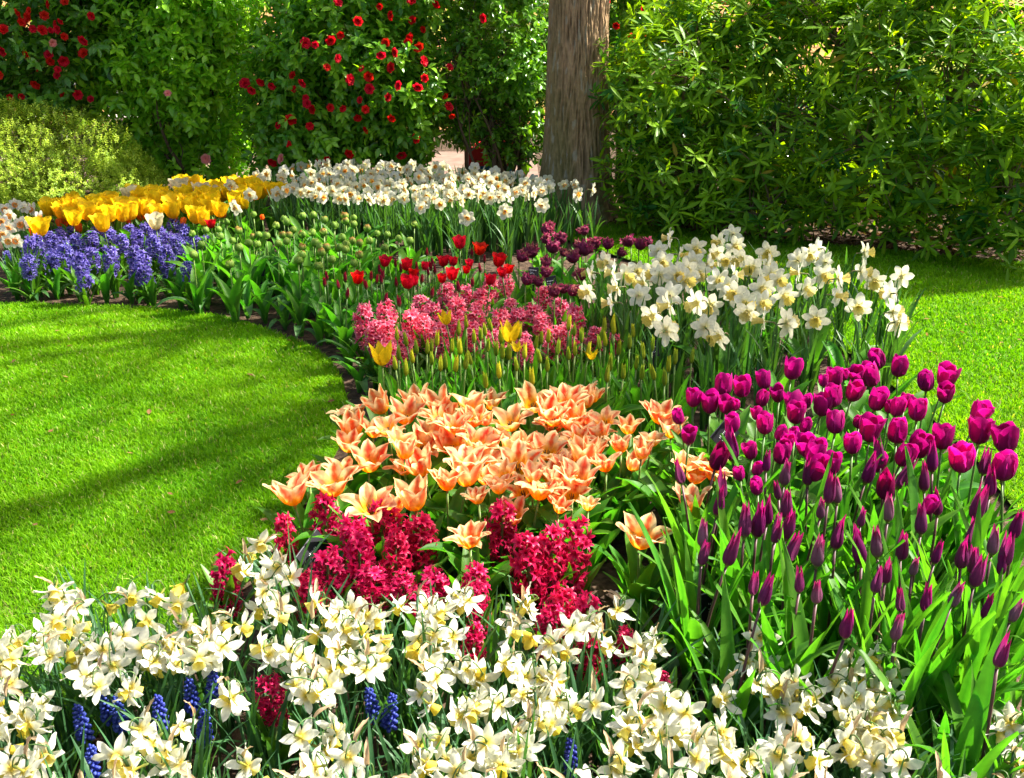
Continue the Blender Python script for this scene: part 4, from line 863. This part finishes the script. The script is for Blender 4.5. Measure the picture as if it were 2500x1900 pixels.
camellia('evergreen_shrub', 'dark many-stemmed evergreen shrub between the red camellia and the trunk', [LB(1215, 60, 8.3, .5, .5, .7), LB(1120, 180, 8.2, .38, .4, .45), LB(1270, 190, 8.3, .35, .4, .4), LB(1210, -160, 8.3, .7, .5, .6), LB(1180, 290, 8.3, .3, .3, .25), LB(1285, 300, 8.3, .25, .3, .3), LB(1110, 300, 8.25, .25, .25, .22), LB(1240, 370, 8.35, .22, .25, .16)], 2300, 14, pts('J', '860,115 640,425'), base(1235, 8.3), (.045, .15, .012), (.18, .38, .025), 12, leafL=.06)
camellia('camellia_bush', 'red-blossomed camellia rising behind the trunk and the rhododendron', [LB(1560, 60, 8.9, .7, .5, .9), LB(1640, 220, 9.0, .6, .5, .8), LB(1500, -160, 8.9, .7, .5, .7)], 1500, 15, pts('J', '1690,160 1850,215 1790,235 1870,55 1635,5 2060,10') + pts('K', '380,610 470,645 190,655 300,10 75,10 245,310 320,330'), base(1560, 9.0), (.04, .14, .014), (.16, .32, .025))

# rhododendron: whorls of long leaves on forking branches
def rhododendron(label, lobes, nt, seed, bs, size=1.0):
    r = np.random.default_rng(seed); rr = random.Random(seed); bs = Vector(bs); e = empty('rhododendron', bs); tag(e, label, 'shrub')
    tips, out, q = lobe_points(lobes, nt, r, (.42, 1.03), seed); ok = tips[:, 2] > .12; tips, out = tips[ok], out[ok]; n = len(tips)
    d = unit(out * .8 + np.array((0, 0, .75)) + r.normal(0, .3, (n, 3))); ref = unit(np.cross(d, r.normal(0, 1, (n, 3)))); ref2 = np.cross(d, ref)
    P, A, Nn, I = [], [], [], []; per = 10
    for k in range(per):
        a = k * 2.4 + r.uniform(-.5, .5, n); o = ref * np.cos(a)[:, None] + ref2 * np.sin(a)[:, None]; up = .75 - .11 * k + r.normal(0, .32, n)
        P.append(tips - d * (k * .0045)); A.append(unit(o + d * up[:, None])); Nn.append(unit(d - o * up[:, None] * .6 + r.normal(0, .15, (n, 3)))); I.append(np.arange(n))
    P, A, Nn, I = map(np.concatenate, (P, A, Nn, I)); m = len(P)
    drop = r.random(m) < .8; P, A, Nn, I = P[drop], A[drop], Nn[drop], I[drop]; m = len(P)
    L = .096 * size * r.uniform(.5, 1.25, m); W = L * r.uniform(.20, .29, m)
    tone = np.clip(.5 + .25 * r.normal(0, 1, n), 0, 1)[I] + r.normal(0, .1, m); C = mixc((.018, .10, .008), (.24, .43, .014), np.clip(tone * 1.05 - .06, 0, 1))
    yl = r.random(m) < .008; C[yl] = (.35, .25, .02)
    obj('foliage', leaf_cloud('foliage', P - np.array(bs), A, Nn, L, W, C, M_RHO, rows=((0, .1), (.12, .4), (.45, .95), (.75, .9), (1, .08)), fold=.12, droop=.12), e)
    paths, rads = [], []
    for k in range(16):
        lb = rr.choice(lobes); a = Vector((rr.uniform(-.4, .4), rr.uniform(-.2, .2), 0)); c = Vector(lb[0]) - bs + Vector((rr.uniform(-.6, .6) * lb[1][0], rr.uniform(-.5, .3) * lb[1][1], rr.uniform(-.3, .5) * lb[1][2]))
        p, q_ = limb(a, c, rr.uniform(.014, .028), .008, .14, rr=rr); paths.append(p); rads.append(q_)
    ends = [Vector(p[j]) for p in paths for j in (3, 4, 5, 6)]
    for k in rr.sample(range(n), min(n, 420)):
        t = Vector(tips[k]) - bs - Vector(d[k]) * .04; s0 = min(ends, key=lambda w: (w - t).length + rr.uniform(0, .15))
        p, q_ = limb(s0, t, .006, .003, .1, rr=rr); paths.append(p); rads.append(q_)
    obj('stems', twig_mesh(paths, rads, (.17, .12, .07), 'stems'), e); return e
rhododendron('broad rhododendron bush with long leaves beside the trunk', [LB(1740, 200, 7.1, .80, .5, .50), LB(1600, 220, 7.0, .45, .42, .42), LB(1690, 420, 6.85, .62, .42, .34), LB(1900, 330, 6.9, .62, .45, .42), LB(1590, 480, 6.9, .34, .32, .24), LB(1880, 120, 7.2, .6, .4, .38), LB(1850, 500, 6.7, .5, .38, .26), LB(1780, 40, 7.25, .75, .28, .32), LB(1950, -60, 7.4, .5, .25, .28), LB(1700, 535, 6.75, .5, .3, .17), LB(1950, 560, 6.5, .4, .3, .17)], 2000, 21, (on(1760, 500, 7.2).x, 7.2, 0))
rhododendron('rhododendron with lower drooping branches filling the right corner', [LB(2250, 230, 6.6, .70, .5, .48), LB(2450, 190, 6.3, .5, .45, .48), LB(2120, 400, 6.5, .5, .42, .36), LB(2350, 420, 6.2, .5, .42, .36), LB(2520, 420, 5.9, .4, .38, .42), LB(2150, 120, 6.9, .6, .42, .38), LB(2470, 580, 5.75, .28, .3, .22), LB(2620, 300, 6.1, .5, .45, .55), LB(2200, 40, 6.9, .6, .24, .28), LB(2400, -10, 6.7, .65, .22, .34), LB(2060, -50, 7.1, .6, .2, .3), LB(2230, 560, 6.25, .4, .3, .2), LB(2080, 540, 6.45, .45, .3, .2), LB(2350, 590, 6.0, .4, .28, .18)], 2150, 22, (on(2300, 500, 6.6).x, 6.7, 0), 1.05)

# clipped mound at the left
def mound():
    r = np.random.default_rng(31); c = on(70, 430, 7.55); bs = Vector((c.x, 7.55, 0)); e = empty('mounded_shrub', bs); tag(e, 'low rounded olive-green shrub with tiny leaves behind the yellow tulips', 'shrub')
    lobes = [((bs.x, 7.55, .30), (.92, .75, .50)), ((bs.x - .5, 7.6, .38), (.75, .7, .52)), ((bs.x + .45, 7.5, .16), (.58, .6, .38))]
    tips, out, q = lobe_points(lobes, 14000, r, (.86, 1.03), 31); ok = tips[:, 2] > .03; tips, out = tips[ok], out[ok]
    P, A, Nn, I, d = sprigs(tips, out, r, 11, .016, .9, .006, .5); n = len(P); L = .015 * r.uniform(.7, 1.3, n)
    C = mixc((.17, .29, .016), (.42, .54, .05), np.clip(.5 + .3 * r.normal(0, 1, len(tips))[I] + .15 * r.normal(0, 1, n), 0, 1))
    obj('foliage', leaf_cloud('foliage', P - np.array(bs), A, Nn, L, L * .6, C, M_BOX, rows=((0, .3), (.5, 1), (1, .1))), e)
    rr = random.Random(5); paths, rads = [], []
    for k in range(150):
        i = rr.randrange(len(tips)); t = Vector(tips[i]) - bs; s0 = Vector((t.x * .5, t.y * .5, max(0, t.z * .35)))
        p, q_ = limb(s0, t + Vector(out[i]) * rr.uniform(.0, .05), .005, .0015, .08, rr=rr); paths.append(p); rads.append(q_)
    obj('stems', twig_mesh(paths, rads, (.30, .22, .10), 'stems'), e)
mound()
# dense dark hedge behind everything
def hedge(name, label, x0, x1, Y, h, n, seed, c1, c2, L0=.1):
    r = np.random.default_rng(seed); e = empty(name, ((x0 + x1) / 2, Y, 0)); tag(e, label, 'hedge'); bs = np.array(((x0 + x1) / 2, Y, 0))
    x = r.uniform(x0, x1, n); z = r.uniform(.0, h, n) ; y = Y + r.uniform(-.5, .6, n) + .35 * fbm(x, z, 1.3, seed)
    pos = np.stack([x, y, z * (1 + .12 * fbm(x, x * .3, 1.1, seed + 1))], -1); out = unit(np.stack([r.normal(0, .7, n), -np.abs(r.normal(.6, .5, n)), r.normal(.3, .6, n)], -1))
    P, A, Nn, I, d = sprigs(pos, out, r, 6, L0); m = len(P); L = L0 * r.uniform(.7, 1.2, m)
    obj('foliage', leaf_cloud('foliage', P - bs, A, Nn, L, L * .5, mixc(c1, c2, np.clip(.5 + .3 * r.normal(0, 1, m), 0, 1)), M_CAM), e)
    st = MB()
    for k in range(int((x1 - x0) * 1.5)): xx = x0 + (k + .5) / 1.5; st.tube([(xx - bs[0], 0, 0), (xx - bs[0] + .05, .05, h * .5), (xx - bs[0] - .05, 0, h * .85)], [.05, .04, .02], (.06, .05, .035), 6)
    obj('stems', st.mesh('stems', M_WOOD), e)
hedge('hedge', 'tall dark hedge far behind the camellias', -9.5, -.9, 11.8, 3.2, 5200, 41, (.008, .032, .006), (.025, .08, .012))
hedge('hedge', 'low dark hedge added to darken the gaps behind the rhododendrons', .95, 5.2, 8.0, .95, 2300, 43, (.012, .05, .008), (.04, .13, .015), .09)  # added hedge; its dark leaf colour stands in for shade under the bushes
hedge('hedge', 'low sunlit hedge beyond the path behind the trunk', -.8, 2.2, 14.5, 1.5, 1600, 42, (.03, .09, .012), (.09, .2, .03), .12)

# tree trunk with bark, roots and bare limbs above the frame
def tree(name, label, x, y, r0, H, seed, flare=1.0, limbs=7, lr=.085, aim=None, zf=(.6, .98), lnf=(.4, .8), rise=(.8, 2.6), spread=1.3, bark=(.36, .255, .13), hide=0):
    rr = random.Random(seed); e = empty(name, (x, y, 0)); tag(e, label, 'tree')
    na, nz_ = 380, 420; a = np.linspace(0, 2 * np.pi, na, endpoint=False); z = np.linspace(-.05, H, nz_)
    Pt = np.zeros((nz_, na, 3)); Ct = np.zeros((nz_, na, 3))
    for i, zz in enumerate(z):
        base_r = r0 * (1 - .045 * zz) + flare * .17 * math.exp(-max(zz, 0) / .26)
        for j, aa in enumerate(a):
            ca, sa = math.cos(aa), math.sin(aa)
            root = flare * .05 * math.exp(-max(zz, 0) / .2) * math.sin(aa * 5 + 1)
            n1 = noise.noise(Vector((ca * 11 + .3 * math.sin(zz * 3), sa * 11, zz * 6.5 + seed))); n2 = noise.noise(Vector((ca * 24, sa * 24, zz * 17))); n3 = noise.noise(Vector((ca * 2, sa * 2, zz * 1.2)))
            ridge = (.5 - abs(n1)) * .023 + (.5 - abs(n2)) * .011
            rad = base_r + root + ridge + n3 * .012
            Pt[i, j] = (rad * ca, rad * sa, zz)
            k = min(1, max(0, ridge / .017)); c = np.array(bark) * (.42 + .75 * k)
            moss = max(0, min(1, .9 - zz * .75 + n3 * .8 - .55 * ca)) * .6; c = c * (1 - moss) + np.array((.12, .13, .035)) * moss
            lich = noise.noise(Vector((ca * 9, sa * 9, zz * 9 + 50)))
            if lich > .42: c = c * .5 + np.array((.34, .34, .26)) * .5
            Ct[i, j] = c
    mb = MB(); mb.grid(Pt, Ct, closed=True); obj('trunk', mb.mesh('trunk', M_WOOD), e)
    lm = MB(); tips_ = []
    for k in range(limbs):
        z0 = H * rr.uniform(*zf); az = rr.uniform(0, 6.28) if aim is None else aim + rr.uniform(-spread, spread); ln = rr.uniform(*lnf) * min(H, 6)
        b = Vector((math.cos(az) * ln, math.sin(az) * ln, z0 + rr.uniform(*rise))); p, q = limb((0, 0, z0), b, lr, lr * .45, .14, 9, rr); lm.tube(p, q, np.array(bark) * .8, 7)
        for j in range(7):
            s0 = Vector(p[rr.randrange(3, 9)]); b2 = s0 + Vector((rr.gauss(0, .7), rr.gauss(0, .7), rr.uniform(.1, 1.3))); p2, q2 = limb(s0, b2, .025, .007, .15, 7, rr); lm.tube(p2, q2, np.array(bark) * .8, 5)
            for m in range(4):
                s1 = Vector(p2[rr.randrange(2, 7)]); b3 = s1 + Vector((rr.gauss(0, .4), rr.gauss(0, .4), rr.uniform(0, .6))); p3, q3 = limb(s1, b3, .009, .003, .15, 6, rr); lm.tube(p3, q3, np.array(bark) * .8, 4)
    obj('limbs', lm.mesh('limbs', M_WOOD), e)
tr = on(1404, 470, 7.35)
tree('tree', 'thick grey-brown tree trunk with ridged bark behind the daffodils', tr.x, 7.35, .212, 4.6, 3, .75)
tree('tree', 'tall bare garden tree standing beyond the rhododendrons', 8.1, 7.1, .17, 9.2, 8, .6, 12, .07, 3.7, (.78, .99), (.25, .62), (.1, 1.0), .75)

# ------------------------------------------------------------------ beyond the shrubs: path, painted stand, bench, litter-covered rise
def quad(name, P, mat):
    me = bpy.data.meshes.new(name); me.from_pydata(P, [], [(0, 1, 2, 3)]); me.materials.append(mat); me.update(); o = obj(name, me); tag(o, kind='structure'); return o
quad('path', [(-8, 9.0, -.004), (.25, 9.0, -.004), (.25, 11.0, -.004), (-8, 11.0, -.004)], M_PATH)
hm = MB(); hx = np.linspace(-14, 30, 60); hy_ = np.linspace(0, 1, 30); Ph = np.zeros((60, 30, 3))
for i, x in enumerate(hx):
    for j, t in enumerate(hy_):
        yy = 13 + t * 26; Ph[i, j] = (x, yy, -.02 + (t ** 1.1) * 9 + .25 * noise.noise(Vector((x * .4, yy * .4, 0))))
hm.grid(Ph, (.3, .15, .06)); ho = obj('hill', hm.mesh('hill', M_HILL)); tag(ho, kind='structure')
hp = on(1200, 400, 9.25); e = empty('painted_stand', (hp.x, 9.25, 0)); tag(e, 'red and yellow painted wooden stand half hidden behind the evergreen shrub', 'stand')
def part(name, c, d, colr, mat=M_PAINT):
    m = MB(); m.box(c, d, colr); return obj(name, m.mesh(name, mat, False), e)
part('base', (0, 0, .065), (.40, .30, .13), (.01, .14, .34)); part('front_panel', (0, -.165, .215), (.40, .025, .165), (.52, .008, .025)); part('back_panel', (0, .13, .42), (.40, .025, .24), (.50, .50, .01))
part('seat_board', (0, 0, .31), (.40, .28, .02), (.52, .008, .025)); part('post', (.30, .0, .30), (.05, .05, .6), (.70, .09, .008)); part('rail', (.255, .0, .2), (.04, .04, .05), (.52, .008, .025))
for k in range(2): part('leg', (-.225, -.1 + .2 * k, .22), (.035, .035, .44), (.16, .12, .09))
bp = on(290, 305, 10.2); e = empty('garden_bench', (bp.x, 10.2, 0)); tag(e, 'pale garden bench glimpsed through a gap beside the clipped mound', 'bench')
for k in range(3): part('slat', (0, -.16 + .16 * k, .45), (1.5, .13, .03), (.62, .54, .50))
for k in range(2): part('back_slat', (0, .22, .62 + .16 * k), (1.5, .025, .11), (.60, .56, .58))
for sx in (-.65, .65):
    for sy in (-.16, .2): part('leg', (sx, sy, .22), (.05, .05, .43), (.5, .45, .42))
bgp = on(368, 336, 9.95); bag = MB(); q = np.linspace(0, 1, 7); aa = np.linspace(0, 2 * np.pi, 14, endpoint=False)
Pb = np.stack([np.outer(.13 * (1 - .45 * q ** 3), np.cos(aa)), np.outer(.08 * (1 - .3 * q), np.sin(aa)), np.repeat((.28 * q)[:, None], 14, 1)], -1); bag.grid(Pb, (.28, .07, .40), closed=True)
hb = empty('bag', (bgp.x, 9.95, .0)); tag(hb, 'purple bag near the pale garden bench', 'bag'); obj('body', bag.mesh('body', M_PAINT), hb)
hd = MB(); hd.tube([(-.07, 0, .27), (-.05, 0, .38), (0, 0, .42), (.05, 0, .38), (.07, 0, .27)], .008, (.22, .05, .33), 6); obj('handle', hd.mesh('handle', M_PAINT), hb)

# fallen leaves: scattered on the lawns, thick under the shrubs
def litter():
    r = np.random.default_rng(51); P = []
    for k in range(24):
        for u, v in ((r.uniform(-50, 800), r.uniform(770, 1450)),): P.append(at(u, v, .035))
    for k in range(10): P.append(at(r.uniform(2250, 2500), r.uniform(680, 1000), .035))
    for k in range(1500):
        u = r.uniform(1350, 2600); P.append(at(u, np.interp(u, [1350, 2000, 2600], [520, 570, 640]) + r.uniform(-60, 22), .012 + r.random() * .012))
    n = len(P); P = np.array([tuple(p) for p in P]); A = unit(np.stack([r.normal(0, 1, n), r.normal(0, 1, n), r.normal(0, .2, n)], -1)); Nn = unit(np.stack([r.normal(0, .3, n), r.normal(0, .3, n), np.ones(n)], -1))
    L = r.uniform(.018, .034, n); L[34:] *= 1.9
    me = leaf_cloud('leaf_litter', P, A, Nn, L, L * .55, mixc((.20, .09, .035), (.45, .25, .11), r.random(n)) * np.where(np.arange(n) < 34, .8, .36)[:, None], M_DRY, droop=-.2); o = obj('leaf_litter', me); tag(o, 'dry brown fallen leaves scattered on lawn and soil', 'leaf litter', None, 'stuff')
litter()
